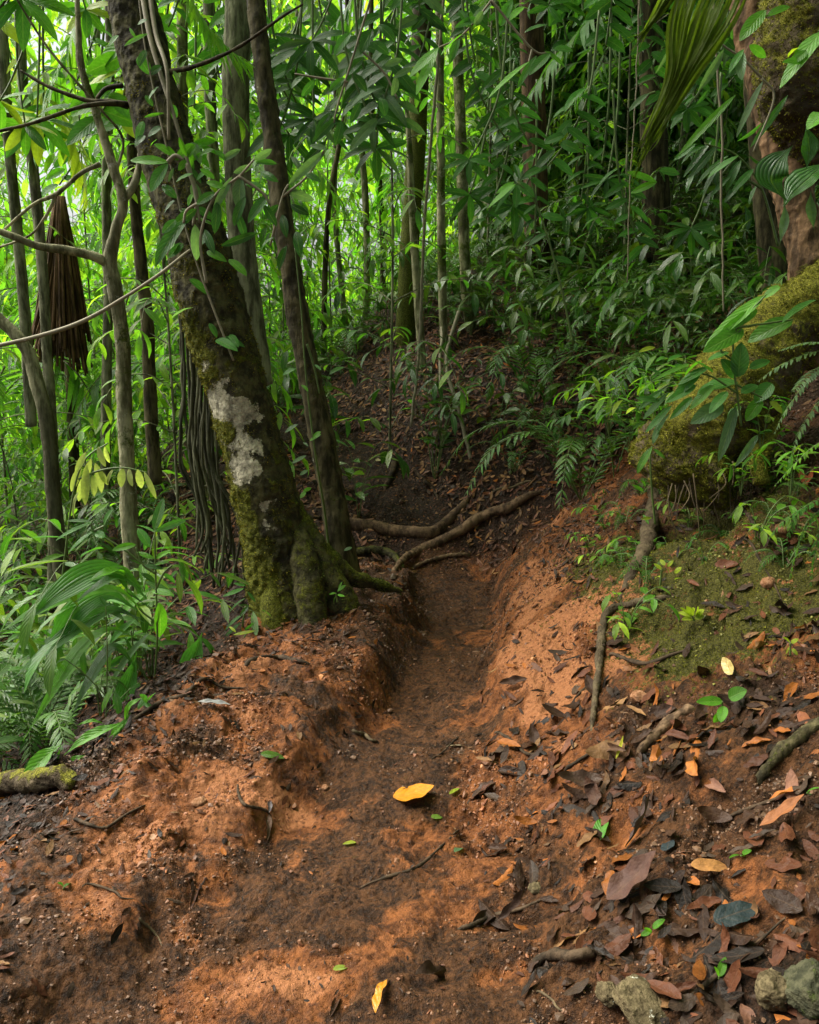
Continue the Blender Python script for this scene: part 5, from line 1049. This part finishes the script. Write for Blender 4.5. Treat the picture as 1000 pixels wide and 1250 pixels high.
blades('low rosette of wet bright leaves above the mossy log end', 2.7,
       [([(152, 882), (125, 892, -.03), (100, 905, -.05), (78, 922, -.08)], 17, 'b'), ([(75, 910), (62, 918), (42, 937, -.03), (22, 956, -.05)], 25, 'b'), ([(75, 910), (68, 930), (60, 948)], 6, 'b'), ([(104, 922), (92, 928), (78, 944)], 13, 'b'), ([(101, 924), (104, 934), (106, 943)], 10, 'm'),
        ([(155, 880), (145, 888), (133, 900)], 12, 'b'), ([(128, 884), (112, 880), (92, 886)], 6, 'b'), ([(152, 882), (158, 862), (178, 850)], 9, 'b'), ([(160, 870), (150, 885), (135, 905)], 9, 'm')], 5, mat='leaf', ctr=(120, 920))
special('seedling', 'light green two leaved seedling at the left edge of the frame', 'seedling', 2.1, [[(-5, 1080), (20, 1072)]], [(0, 1075, 48, 1053, 16, 'b'), (5, 1078, 40, 1068, 9, 'b')], seed=6)
special('thin_stemmed_plant', 'bare thin stemmed plant rising from the left edge with few leaves', 'plant', 3.0, [[(129, 920), (130, 860), (131, 800), (129, 740)], [(130, 850), (100, 820), (80, 805)], [(130, 870), (160, 840)]], [(80, 805, 68, 812, 8, 'd'), (160, 840, 172, 836, 8, 'm'), (129, 740, 122, 728, 8, 'd')], seed=7, sw=2)
special('seedling', 'small wet leaved seedling left of the mossy trunk foot', 'seedling', 3.8, [[(290, 800), (295, 770), (300, 740)]], [(298, 718, 272, 728, 7), (300, 730, 276, 755, 9, 'd'), (302, 722, 312, 735, 6, 'd'), (297, 750, 275, 770, 8, 'd'), (294, 760, 274, 778, 7, 'd'), (300, 715, 285, 712, 6), (296, 770, 310, 760, 6), (303, 740, 293, 752, 7, 'd')], seed=8)
special('seedling', 'lime green seedling right below the mossy trunk foot', 'seedling', 3.7, [[(278, 808), (290, 790), (300, 775)]], [(285, 775, 312, 770, 6, 'y'), (295, 780, 310, 785, 5, 'y'), (320, 745, 330, 752, 8, 'b'), (288, 772, 280, 765, 5, 'y'), (292, 790, 276, 800, 4, 'y')], seed=9)
special('seedling', 'small bright seedling on the root of the leaning tree', 'seedling', 3.85, [[(412, 735), (410, 724)]], [(412, 722, 422, 714, 6, 'b'), (410, 724, 402, 726, 5, 'b'), (412, 726, 421, 728, 5, 'b'), (410, 728, 408, 738, 5, 'b'), (413, 719, 418, 710, 4, 'b')], seed=10)
special('climbing_vine', 'thin vine with small pale leaves climbing the slim dark tree', 'vine', 4.55,
        [[(402, 672, .1), (396, 620, .05), (386, 560), (378, 500), (372, 440), (368, 380), (360, 300)], [(375, 420), (384, 450), (390, 480)]],
        [(364, 518, 348, 528, 8, 'g'), (392, 530, 378, 538, 8, 'b'), (374, 556, 356, 566, 8, 'g'), (376, 545, 370, 540, 5, 'g'), (374, 600, 366, 608, 8, 'b'), (366, 580, 376, 574, 7, 'g'), (362, 450, 345, 458, 9, 'm'), (370, 600, 380, 596, 7, 'b'), (384, 445, 392, 452, 7, 'm'), (368, 470, 376, 478, 7, 'b'), (420, 672, 430, 668, 6, 'g'), (382, 536, 392, 527, 10, 'b')], seed=11, sw=3)

# climber on the leaning tree
special('climbing_vine', 'woody vine running down the leaning trunk with a palm shaped leaf spray', 'vine', 3.95,
        [[(170, -30, .2), (182, 40, .1), (196, 90, .05), (212, 140), (224, 180), (234, 215), (244, 272)], [(180, -30, .2), (190, 40, .1), (204, 88), (206, 170)], [(205, 198), (214, 190), (224, 195)], [(228, 200), (240, 240), (236, 275)]],
        [(205, 198, 159, 196, 17, 'b'), (216, 192, 188, 176, 17, 'b'), (205, 200, 184, 234, 23, 'm'), (228, 191, 219, 167, 10, 'b'), (230, 192, 239, 175, 9, 'b'), (227, 195, 218, 208, 10, 'b'), (236, 196, 246, 186, 6, 'b'), (152, 56, 181, 41, 8, 'b'), (176, 143, 200, 138, 5, 'b'), (215, 222, 236, 212, 8, 'm'), (198, 226, 216, 242, 15, 'm'),
         (158, 34, 166, 46, 5, 'b'), (168, 30, 180, 24, 8, 'm'), (212, 205, 206, 222, 6, 'g'), (184, 178, 192, 170, 5, 'b'), (240, 220, 258, 205, 10, 'm'), (244, 190, 262, 182, 9, 'b')], seed=12, stem_mat='liana', sw=6)
special('climbing_shrub', 'climbing shrub with drooping pale and dark leaves against the leaning trunk', 'climber', 3.85,
        [[(252, 345), (245, 290), (262, 240), (292, 215), (310, 195)], [(262, 240), (230, 255), (224, 272)], [(292, 215), (320, 235), (330, 250)]],
        [(228, 268, 190, 325, 24, 'd'), (240, 255, 212, 275, 18, 'd'), (238, 274, 240, 318, 19, 'g'), (294, 216, 292, 256, 24, 'g'), (283, 216, 260, 258, 12, 'g'), (272, 195, 294, 182, 11, 'g'), (308, 202, 285, 211, 11, 'g'), (328, 238, 303, 272, 18, 'd'), (314, 284, 270, 300, 14, 'd'), (300, 225, 322, 228, 12, 'm'),
         (262, 235, 240, 250, 14, 'd'), (266, 245, 262, 285, 16, 'd'), (310, 195, 332, 182, 12, 'g'), (312, 198, 338, 200, 10, 'm'), (250, 280, 262, 310, 14, 'd'), (215, 268, 198, 285, 14, 'd'), (300, 240, 286, 276, 16, 'd'), (322, 250, 338, 276, 14, 'd'), (275, 230, 252, 222, 12, 'b'), (262, 218, 244, 206, 11, 'b'), (318, 210, 340, 222, 12, 'm'), (290, 260, 300, 292, 14, 'd'), (276, 196, 262, 184, 10, 'm')], seed=13, stem_mat='liana', sw=4, bend=.5, up=.3)
special('climbing_shrub', 'dark drooping leaf spray hanging between the two leaning trunks', 'climber', 4.4, [[(330, 300), (345, 240), (352, 225)], [(345, 240), (375, 215), (398, 180)]],
        [(350, 232, 384, 244, 15, 'g'), (362, 282, 367, 314, 16, 'd'), (398, 184, 352, 226, 15, 'g'), (340, 250, 322, 268, 13, 'd'), (345, 262, 350, 290, 14, 'd'), (372, 212, 392, 222, 12, 'm'), (350, 300, 340, 330, 14, 'd'), (355, 250, 378, 262, 12, 'd'), (400, 182, 378, 178, 12, 'g'), (335, 290, 318, 312, 13, 'm')], seed=14, stem_mat='liana', bend=.6, up=.3)
# sprays reaching in at the top
special('overhanging_branch', 'grey twig with large drooping dark leaves hanging at the upper centre', 'branch', 4.6, [[(470, -60), (440, 40), (412, 130), (408, 150)], [(440, 60), (470, 90), (485, 120)], [(425, 100), (390, 95), (360, 90)]],
        [(412, 143, 381, 174, 13, 'd'), (417, 148, 409, 178, 15, 'd'), (403, 138, 385, 165, 12, 'd'), (483, 92, 478, 117, 15, 'g'), (503, 83, 480, 95, 10, 'g'), (465, 120, 470, 142, 16, 'm'), (455, 50, 475, 66, 14, 'd'), (445, 70, 422, 92, 15, 'd'), (432, 90, 448, 112, 14, 'd'), (455, 36, 440, 66, 16, 'd'), (462, 30, 482, 52, 16, 'd'), (428, 40, 408, 68, 15, 'm'), (420, 95, 402, 112, 12, 'm'), (385, 97, 368, 118, 12, 'm'), (372, 92, 356, 108, 11, 'g'), (440, 125, 428, 150, 13, 'd'), (470, 80, 492, 72, 11, 'g')], seed=15, stem_mat='liana', bend=.6, up=.3)
special('overhanging_branch', 'overhanging branch with long saw edged bright leaves above the centre poles', 'branch', 3.6, [[(640, -60), (600, 0), (565, 42), (536, 58)], [(600, 0), (650, 60), (672, 64)], [(650, 60), (646, 75)]],
        [(536, 58, 500, 94, 15, 'b'), (534, 61, 508, 116, 16, 'b'), (565, 41, 538, 68, 14, 'b'), (561, 44, 549, 78, 13, 'm'), (672, 65, 646, 92, 17, 'm'), (646, 75, 596, 120, 12, 'b'), (626, 0, 611, 32, 19, 'm'), (600, 6, 575, 28, 15, 'g'), (590, 14, 578, 30, 12, 'g'), (655, 68, 632, 108, 12, 'm'), (585, 22, 555, 34, 12, 'm'), (575, 34, 560, 12, 12, 'm'), (640, 40, 668, 30, 14, 'm'), (622, 25, 640, 8, 13, 'b'), (676, 60, 700, 62, 14, 'm'), (665, 62, 690, 82, 14, 'b')], seed=16, stem_mat='liana')
special('palmate_sapling', 'sapling with a hand shaped whorl of seven glossy leaves before the brown trunk', 'sapling', 4.8, [[(700, 420), (680, 330), (655, 250), (632, 222)], [(655, 250), (648, 215)]],
        [(630, 224, 596, 254, 12, 'b'), (630, 226, 604, 260, 8, 'm'), (631, 226, 629, 254, 14, 'm'), (633, 223, 653, 241, 15, 'm'), (645, 216, 666, 234, 14, 'm'), (628, 222, 606, 236, 9, 'b'), (640, 216, 662, 205, 12, 'm'), (634, 218, 628, 200, 10, 'd'), (660, 262, 690, 268, 13, 'm'), (668, 285, 645, 300, 13, 'd'), (676, 315, 700, 322, 13, 'd'), (684, 345, 662, 360, 12, 'd')], seed=17)
# right side: hanging strap leaves on the reddish tree
special('strap_leaf_epiphyte', 'epiphyte with silvery hanging strap leaves high on the reddish leaning tree', 'epiphyte', 3.7, [[(930, 95), (905, 70), (880, 52), (850, 10)], [(930, 95), (945, 120), (920, 185)]],
        [(850, 10, 826, 62, 11, 'g'), (862, 16, 840, 52, 11, 'g'), (884, 60, 852, 112, 14, 'g'), (905, 62, 906, 98, 18, 'g'), (932, 98, 899, 168, 12, 'g'), (962, 116, 916, 180, 11, 'm'), (898, 116, 828, 190, 12, 'b'), (935, 12, 903, 50, 24, 'b'), (890, 47, 844, 74, 14, 'b'), (908, 60, 890, 90, 12, 'm'), (902, 190, 864, 217, 12, 'm'), (822, 50, 800, 90, 6, 'g'), (930, 150, 900, 172, 10, 'm'),
         (865, 110, 850, 128, 7, 'm'), (936, 20, 965, 8, 13, 'b'), (915, 55, 935, 70, 14, 'b')], 'leaf', 'lance', 18, 'liana', 3, None, .4, .7, .25)
special('strap_leaf_epiphyte', 'big bright strap leaf with its small fellows at the upper right edge', 'epiphyte', 3.3, [[(1010, 30), (1000, 38)]], [(1003, 38, 952, 108, 19, 'b'), (985, 62, 965, 80, 10, 'b'), (975, 58, 962, 70, 9, 'y'), (1005, 140, 985, 158, 22, 'b'), (980, 75, 955, 76, 9, 'b')], 'leaf', 'strap', 19)
blades('pleated orchid with two wide glossy leaves on the reddish tree', 3.4, [([(960, 245), (942, 222), (948, 200), (968, 178)], 40, 'd'), ([(957, 252), (966, 238), (985, 220), (1012, 196)], 42, 'm'), ([(985, 205), (988, 180), (984, 152)], 20, 'd'), ([(958, 248), (958, 270), (952, 298)], 11, 'g'), ([(990, 234), (990, 255), (994, 280)], 12, 'g')], 20, name='pleated_orchid')
special('broadleaf_spray', 'spray of dark drooping leaves in shade left of the reddish tree', 'shrub', 4.9, [[(950, 300), (930, 230), (900, 190), (860, 175)], [(900, 190), (880, 215)], [(930, 230), (905, 215)]],
        [(875, 178, 838, 222, 12, 'd'), (890, 190, 850, 228, 12, 'm'), (905, 195, 887, 234, 14, 'm'), (920, 206, 894, 234, 12, 'm'), (870, 170, 834, 217, 10, 'd'), (862, 178, 832, 200, 10, 'd'), (892, 215, 868, 240, 10, 'd'), (850, 205, 838, 236, 10, 'd'), (905, 225, 884, 248, 10, 'd'), (925, 225, 915, 250, 11, 'd'), (880, 200, 858, 240, 11, 'd'), (850, 175, 822, 196, 10, 'm'), (915, 190, 940, 205, 10, 'm')], 'leaf_dark', 'lance', 21, 'stem', 3, None, .5, .7, .3)
special('spotted_leaf_sprig', 'lone silvery spotted leaf on a twig before the shaded dark trunk', 'sprig', 4.6, [[(800, 112), (790, 116), (782, 122)]], [(792, 114, 768, 136, 11, 'g'), (765, 210, 802, 222, 13, 'b'), (802, 222, 770, 236, 12, 'b'), (805, 208, 830, 212, 15, 'm')], seed=22)
# the fan of a near palm hanging at the top right
rs = np.random.RandomState(23); sp_ = []
for i in range(16):
    k = i / 15; x0 = 905 - 70 * k; sp_.append(([(x0 + 25, -60 - 20 * k), (x0 - 5 - 10 * k, 20 + rs.uniform(-5, 5)), (845 - 30 * k, 95 + rs.uniform(-6, 6)), (800 - 14 * k + rs.uniform(-4, 4), 170 + rs.uniform(-10, 10)), (772 - 6 * k + rs.uniform(-5, 5), 222 + rs.uniform(-50, 14))], 8, 'o'))
for i in range(9):
    k = i / 8; sp_.append(([(880 - 30 * k, -70), (835 - 20 * k, -20 + 8 * k), (800 - 14 * k, 25 + 12 * k), (778 - 12 * k, 66 + rs.uniform(-20, 8))], 8, 'o'))
blades('olive palm frond folded like a fan and hanging from the top right', 2.6, sp_, 24, name='hanging_palm_frond', mat='frond', ctr=(880, -60))
# leaves round the boulder
special('broadleaf_shrub', 'shrub of broad bright leaves growing over the mossy boulder', 'shrub', 3.35, [[(905, 520), (900, 480), (895, 440), (900, 400), (935, 360)], [(900, 480), (870, 460), (850, 455)], [(900, 470), (930, 485)], [(895, 440), (880, 425), (905, 402)], [(900, 400), (968, 390)]],
        [(933, 361, 860, 424, 19, 'b'), (908, 402, 858, 430, 24, 'b'), (953, 350, 932, 364, 14, 'b'), (996, 366, 955, 394, 19, 'm'), (968, 391, 913, 418, 28, 'b'), (901, 460, 905, 418, 25, 'm'), (901, 467, 851, 482, 34, 'm'), (883, 494, 843, 517, 24, 'g'), (898, 497, 877, 564, 16, 'g'), (930, 487, 911, 514, 20, 'b'), (943, 468, 922, 492, 24, 'm'), (925, 531, 897, 570, 11, 'g'),
         (842, 444, 796, 465, 7, 'b'), (865, 448, 828, 470, 16, 'm'), (855, 455, 822, 485, 15, 'm'), (872, 470, 842, 500, 15, 'b'), (858, 440, 836, 460, 13, 'b'), (850, 470, 812, 492, 13, 'm'), (845, 485, 818, 512, 12, 'm'), (890, 430, 864, 440, 15, 'm'), (925, 378, 880, 405, 15, 'b'), (900, 460, 880, 438, 18, 'm'), (888, 478, 866, 505, 16, 'm'), (940, 490, 955, 505, 12, 'y'), (870, 455, 846, 440, 11, 'm'),
         (905, 480, 925, 470, 14, 'm'), (915, 450, 940, 440, 15, 'm')], 'leaf', 'ovate', 25)
special('broadleaf_herb', 'low herb with fresh pointed leaves at the left end of the boulder', 'herb', 3.6, [[(800, 640), (796, 600), (794, 560), (796, 545)], [(800, 480), (815, 470)]],
        [(796, 546, 778, 578, 14, 'b'), (798, 548, 812, 560, 7, 'b'), (806, 515, 797, 542, 11, 'g'), (788, 457, 783, 474, 14, 'm'), (810, 475, 780, 500, 12, 'm'), (815, 480, 785, 512, 11, 'm'), (820, 495, 788, 528, 12, 'm'), (805, 490, 776, 486, 11, 'm'), (786, 600, 772, 592, 7, 'b'), (788, 592, 782, 586, 6, 'b'), (792, 640, 785, 628, 6, 'b'), (796, 632, 782, 634, 6, 'y'), (818, 505, 800, 535, 10, 'd'), (780, 430, 800, 424, 9, 'y'), (776, 440, 768, 452, 9, 'm'), (812, 462, 790, 450, 10, 'm')], 'leaf', 'lance', 26)
BRT = herb_kit(180, 5, .30, .11, 8, TONE['b'], 'leaf', W=.38); BRT2 = herb_kit(181, 4, .26, .09, 7, TONE['m'], 'leaf', W=.5, shape='ovate')
for x_, y_, Y_, s_, k_, lab_ in [(800, 505, 4.15, 1.1, 0, 'bright narrow leaved herb at the left shoulder of the mossy boulder'), (828, 478, 4.2, 1.2, 1, 'rounded leaved herb behind the crest of the mossy boulder'), (768, 535, 4.3, .9, 1, 'rounded leaved herb low down left of the mossy boulder'), (862, 450, 4.05, 1.1, 0, 'bright herb growing from the crest of the mossy boulder'),
                                 (930, 545, 3.5, .8, 1, 'rounded leaved herb right of the mossy boulder under the ferns'), (905, 600, 3.45, .6, 0, 'small herb in the hollow right of the mossy boulder'), (965, 605, 3.2, .7, 0, 'bright herb beside the hanging ferns at the right edge'), (745, 505, 4.9, 1.2, 0, 'bright tufted herb on the dark slope left of the mossy boulder'), (715, 545, 5.0, .9, 1, 'rounded leaved herb on the bank above the clay slope')]:
    p_ = px(x_, y_, Y_); p_[2] = min(p_[2], gz(p_[0], p_[1]) + .35); (BRT, BRT2)[k_].place('boulder_herb', lab_, 'herb', p_, x_ * .7, s_)
def pfrond(label, Y, fr, tone='m', seed=0, name='fern', leafl=14, group=None, W=.3, n=34):
    rs = np.random.RandomState(seed); sm, lm = MB(), MB(); o = px(*fr[0][0][:2], Y); root = thing(name, label, 'fern', o, group=group)
    for f in fr:
        Q = [px(q[0], q[1], Y + (q[2] if len(q) > 2 else 0)) - o for q in f]
        frond(sm, lm, Q, .002, n, leafl * Y / FPX, W, TONE[tone], rs, 4, .5, 'strap', .08, 1.15)
    link('stem', sm.mesh('fern_stem', M['stem']), root); link('fronds', lm.mesh('fern_fronds', M['leaf']), root); return root
pfrond('fern with toothed fronds spreading from the right edge above the hollow', 3.0, [[(1020, 425), (985, 432), (950, 448), (925, 466)], [(1020, 445), (990, 462), (960, 500), (945, 530)], [(1020, 440), (995, 452), (968, 478, -.1)], [(1020, 470), (1000, 490), (975, 530), (968, 555)], [(1020, 420), (985, 418), (950, 428)]], 'g', 27, leafl=13)
pfrond('single long toothed fern frond pointing down left beneath the right tree', 2.8, [[(1020, 528), (990, 548), (965, 572), (945, 594)]], 'b', 28, leafl=11)
pfrond('fern hanging over the red bank at the right edge', 2.8, [[(1015, 612), (985, 618), (955, 638), (938, 658)], [(1015, 610), (985, 640), (970, 680), (962, 715)], [(1015, 615), (1000, 650), (993, 690), (990, 725)], [(1010, 605), (975, 625), (960, 660)]], 'm', 29, leafl=12)
pfrond('small bluish fern frond lying on the mossy bank', 3.1, [[(935, 725), (910, 730), (885, 733), (868, 737)]], 'g', 30, leafl=9, n=30)
pfrond('zigzag leaved spray, larger of the two on the dark slope', 5.2, [[(790, 335), (765, 345), (740, 370), (725, 410)]], 'm', 31, leafl=20, n=22, W=.45, name='zigzag_sprig')
pfrond('zigzag leaved spray, smaller of the two on the dark slope', 5.2, [[(765, 310), (740, 322), (715, 350)]], 'm', 32, leafl=16, n=18, W=.45, name='zigzag_sprig')
# lianas
def liana(label, rows): 
    P, r = rows_to_path(rows, 60); P[:, 0] += .008 * noise(P[:, 2] * 9, P[:, 2] * 0 + rows[0][0]); mb = MB(); tube(mb, P - P[0], r, 6, col=(.1, .1, 0)); tag(link('liana', mb.mesh('liana', M['liana']), None, P[0]), label, 'liana')
liana('thin pale liana hanging straight before the dark slope right of centre', [(868, -40, 4.4, 2.4), (876, 90, 4.4, 2.4), (882, 170, 4.4, 2.6), (880, 230, 4.4, 2.6), (882, 290, 4.4, 2.4), (883, 380, 4.4, 2)])
liana('thread thin liana hanging before the shaded dark trunk', [(782, -40, 4.8, 1.6), (776, 120, 4.8, 1.6), (769, 230, 4.8, 1.6), (766, 345, 4.8, 1.4)])
liana('grey liana looping down beside the centre poles', [(545, -40, 6.6, 4), (520, 250, 6.6, 4), (512, 420, 6.6, 4), (502, 520, 6.4, 4)])
liana('dark liana slanting across the foot of the centre poles', [(560, 380, 7.0, 5), (545, 440, 6.8, 5), (560, 500, 6.5, 5), (575, 560, 6.2, 5)])
liana('pale aerial root dropping from the pale pole', [(540, 400, 7.4, 4), (537, 450, 7.0, 4), (540, 500, 6.6, 3)])
liana('thin bare branch crossing the leaning trunk from the left edge', [(-30, 428, 3.6, 5), (40, 412, 3.6, 5), (100, 392, 3.6, 5), (150, 365, 3.65, 4), (200, 330, 3.7, 4), (232, 305, 3.8, 3)])
# seedlings on the right bank
def sprig(label, x, y, spec, tone='b', seed=0, shape='ovate', mat='leaf', stem=None):
    p = ground_px(x, y); Y = p[1] - .02; return special('seedling', label, 'seedling', Y, [[(x, y), stem or (spec[0][0], spec[0][1])]], [s + (tone,) if len(s) == 5 else s for s in spec], mat, shape, seed)
sprig('three round green leaves on a stem beneath the cream leaf', 882, 880, [(882, 856, 850, 857, 16), (884, 862, 880, 882, 16), (890, 852, 912, 842, 22, 'b'), (880, 868, 872, 882, 12)], 'b', 41)
sprig('bright lime cushion of tiny leaves on the mossy bank', 848, 758, [(845, 752, 828, 748, 10, 'y'), (846, 752, 838, 740, 10, 'y'), (848, 752, 852, 740, 9, 'y'), (850, 752, 860, 744, 10, 'y'), (848, 755, 860, 752, 9, 'y'), (845, 756, 832, 757, 9, 'y'), (848, 750, 845, 742, 8, 'y'), (840, 750, 830, 742, 8, 'y')], 'y', 42)
sprig('feathery lime sprig on the moss left of the lime cushion', 806, 715, [(808, 695, 798, 688, 6, 'y'), (812, 690, 806, 683, 6, 'y'), (815, 692, 822, 684, 6, 'y'), (808, 705, 800, 706, 5, 'y'), (824, 700, 832, 692, 7, 'y'), (824, 708, 834, 706, 6, 'y'), (820, 702, 816, 694, 6, 'y')], 'y', 43)
sprig('yellow green sprout at the right of the mossy bank', 965, 800, [(965, 785, 955, 778, 7), (966, 785, 975, 780, 7), (965, 790, 960, 800, 6), (967, 792, 974, 800, 6)], 'y', 44)
sprig('pair of lime leaves in the lower right litter', 795, 1138, [(795, 1136, 782, 1142, 9, 'b'), (797, 1134, 812, 1122, 11, 'b'), (796, 1138, 786, 1133, 6, 'b')], 'b', 45)
sprig('fresh lobed leaf near the long dark twig', 878, 1195, [(878, 1192, 886, 1168, 14, 'b'), (878, 1192, 872, 1180, 7, 'b')], 'b', 46)
sprig('small green leaf pair near the right edge of the bank', 905, 1045, [(905, 1044, 890, 1048, 7, 'b'), (906, 1042, 918, 1038, 8, 'b'), (906, 1044, 912, 1050, 6, 'b')], 'b', 47)
sprig('tiny green sprout by the left soil twig', 78, 1085, [(78, 1083, 70, 1078, 7), (79, 1083, 86, 1078, 7), (78, 1085, 80, 1092, 6)], 'm', 48)
sprig('green leaf touching the right edge of the frame', 990, 970, [(985, 968, 1002, 962, 7)], 'b', 49)
sprig('wet green sprout on the left edge above the leaf pile', 180, 862, [(180, 856, 170, 848, 10), (182, 855, 190, 846, 9), (180, 850, 168, 866, 9), (176, 858, 186, 866, 8)], 'm', 50)

# leafy twigs hanging into the top of the picture from the trees around
def top_sprays():
    rs = np.random.RandomState(88)
    zones = [(20, (-10, 250), (-20, 240), (4.6, 7.5), ('b', 'b', 'y', 'm'), 'bright', 31), (26, (330, 520), (-10, 200), (5, 7.5), ('m', 'd', 'g', 'd'), 'bluish dark', 30), (34, (560, 900), (0, 300), (5, 7.5), ('m', 'd', 'd', 'm', 'm'), 'dark glossy', 24), (6, (200, 330), (-10, 160), (5.6, 7.5), ('b', 'm'), 'bright', 30)]
    for n, xr, yr, Yr, tones, word, sz in zones:
        for i in range(n):
            x, y, Y = rs.uniform(*xr), rs.uniform(*yr), rs.uniform(*Yr); dx = rs.uniform(-70, 70)
            stem = [(x + dx, y - 190), (x + dx * .8, y - 90), (x + dx * .35, y - 30), (x, y)]
            kind = rs.randint(3); lv = []; s = sz * rs.uniform(.8, 1.4) * 6 / Y; W = rs.uniform(.3, .48)
            if kind == 0:
                for a in np.linspace(-.5, 3.6, 7): lv.append((x, y, x + cos(a) * s * 1.3, y + (sin(a) + .25) * s, s * W * 1.1, tones[rs.randint(len(tones))]))
            else:
                for k in range(11):
                    t = k / 10; sx = x + dx * .75 * t + rs.uniform(-2, 2); sy = y - 95 * t; sd = 1 if k % 2 else -1
                    lv.append((sx, sy, sx + sd * s * rs.uniform(.7, 1.1), sy + s * rs.uniform(.35, 1.0), s * W, tones[rs.randint(len(tones))]))
            special('leafy_twig', f'{word} {["hand shaped leaf whorl", "drooping leafy twig", "broad leafy twig"][kind]} hanging {where(px(x, y, Y))}', 'twig', Y, [stem], lv, 'leaf', ['lance', 'drip', 'ovate'][kind], 900 + i + int(x), 'stem', 3, f'{word} leafy twigs {where(px(x, y, Y))}', .5, .6, .5)
top_sprays()


for y_ in [('drooping yellow green palm frond at the upper left edge', 5.6, [[(120, -60), (90, 40), (60, 120), (30, 215)]], 'b', 301, 66), ('drooping palm frond with long leaflets above the shaggy root cone', 6.0, [[(10, 60), (50, 110), (90, 170), (108, 250)]], 'y', 302, 60),
           ('pale green palm frond arching right of the leaning trunk top', 5.2, [[(215, -60), (240, 10), (280, 60), (330, 90)]], 'b', 303, 60), ('dark palm frond hanging at the top centre', 5.6, [[(470, -70), (430, 0), (395, 60), (370, 130)]], 'm', 304, 52),
           ('grey green palm frond hanging left of the centre poles', 6.2, [[(350, -60), (385, 10), (410, 70), (425, 150)]], 'g', 305, 48), ('feathery palm frond in shade above the palmate sapling', 5.8, [[(760, -60), (720, 20), (670, 80), (620, 160)]], 'm', 306, 50)]:
    pfrond(y_[0], y_[1], y_[2], y_[3], y_[4], 'palm_frond', y_[5], None, .13, 46)

rs = np.random.RandomState(91); lv = []
for k_ in range(34):
    yy = rs.uniform(40, 420); xc_ = np.interp(yy, [0, 150, 290, 400], [165, 196, 240, 270]); x_ = xc_ + rs.uniform(-34, 34); a_ = rs.uniform(.2, 2.9); l_ = rs.uniform(16, 34)
    lv.append((x_, yy, x_ + cos(a_) * l_, yy + sin(a_) * l_ * .9, l_ * rs.uniform(.35, .55), ('m', 'b', 'd', 'm', 'g')[rs.randint(5)]))
special('climbing_vine', 'thin leafy creeper scattered up the upper half of the thick leaning trunk', 'vine', 3.98, [[(285, 440), (262, 380), (240, 320), (222, 260), (206, 190), (190, 120), (176, 50), (168, -20)]], lv, 'leaf', 'ovate', 92, 'liana', 3)

# tell look-alikes with one label apart by their order from the left
bpy.context.view_layer.update()
sets = {}
for o in col.objects:
    if o.parent is None and o.get('label') and o.get('kind') is None: sets.setdefault(o['label'], []).append(o)
for lab, os_ in sets.items():
    if len(os_) < 2 or len(lab.split()) > 13: continue
    os_.sort(key=lambda o: float(topx(A(*o.location))[0][0]))
    nm = ['the left one', 'the right one'] if len(os_) == 2 else [w + ' from left' for w in ('first', 'second', 'third', 'fourth', 'fifth', 'sixth', 'seventh', 'eighth', 'ninth', 'tenth', 'eleventh', 'twelfth')]
    for o, w in zip(os_, nm): o['label'] = f'{lab}, {w}'
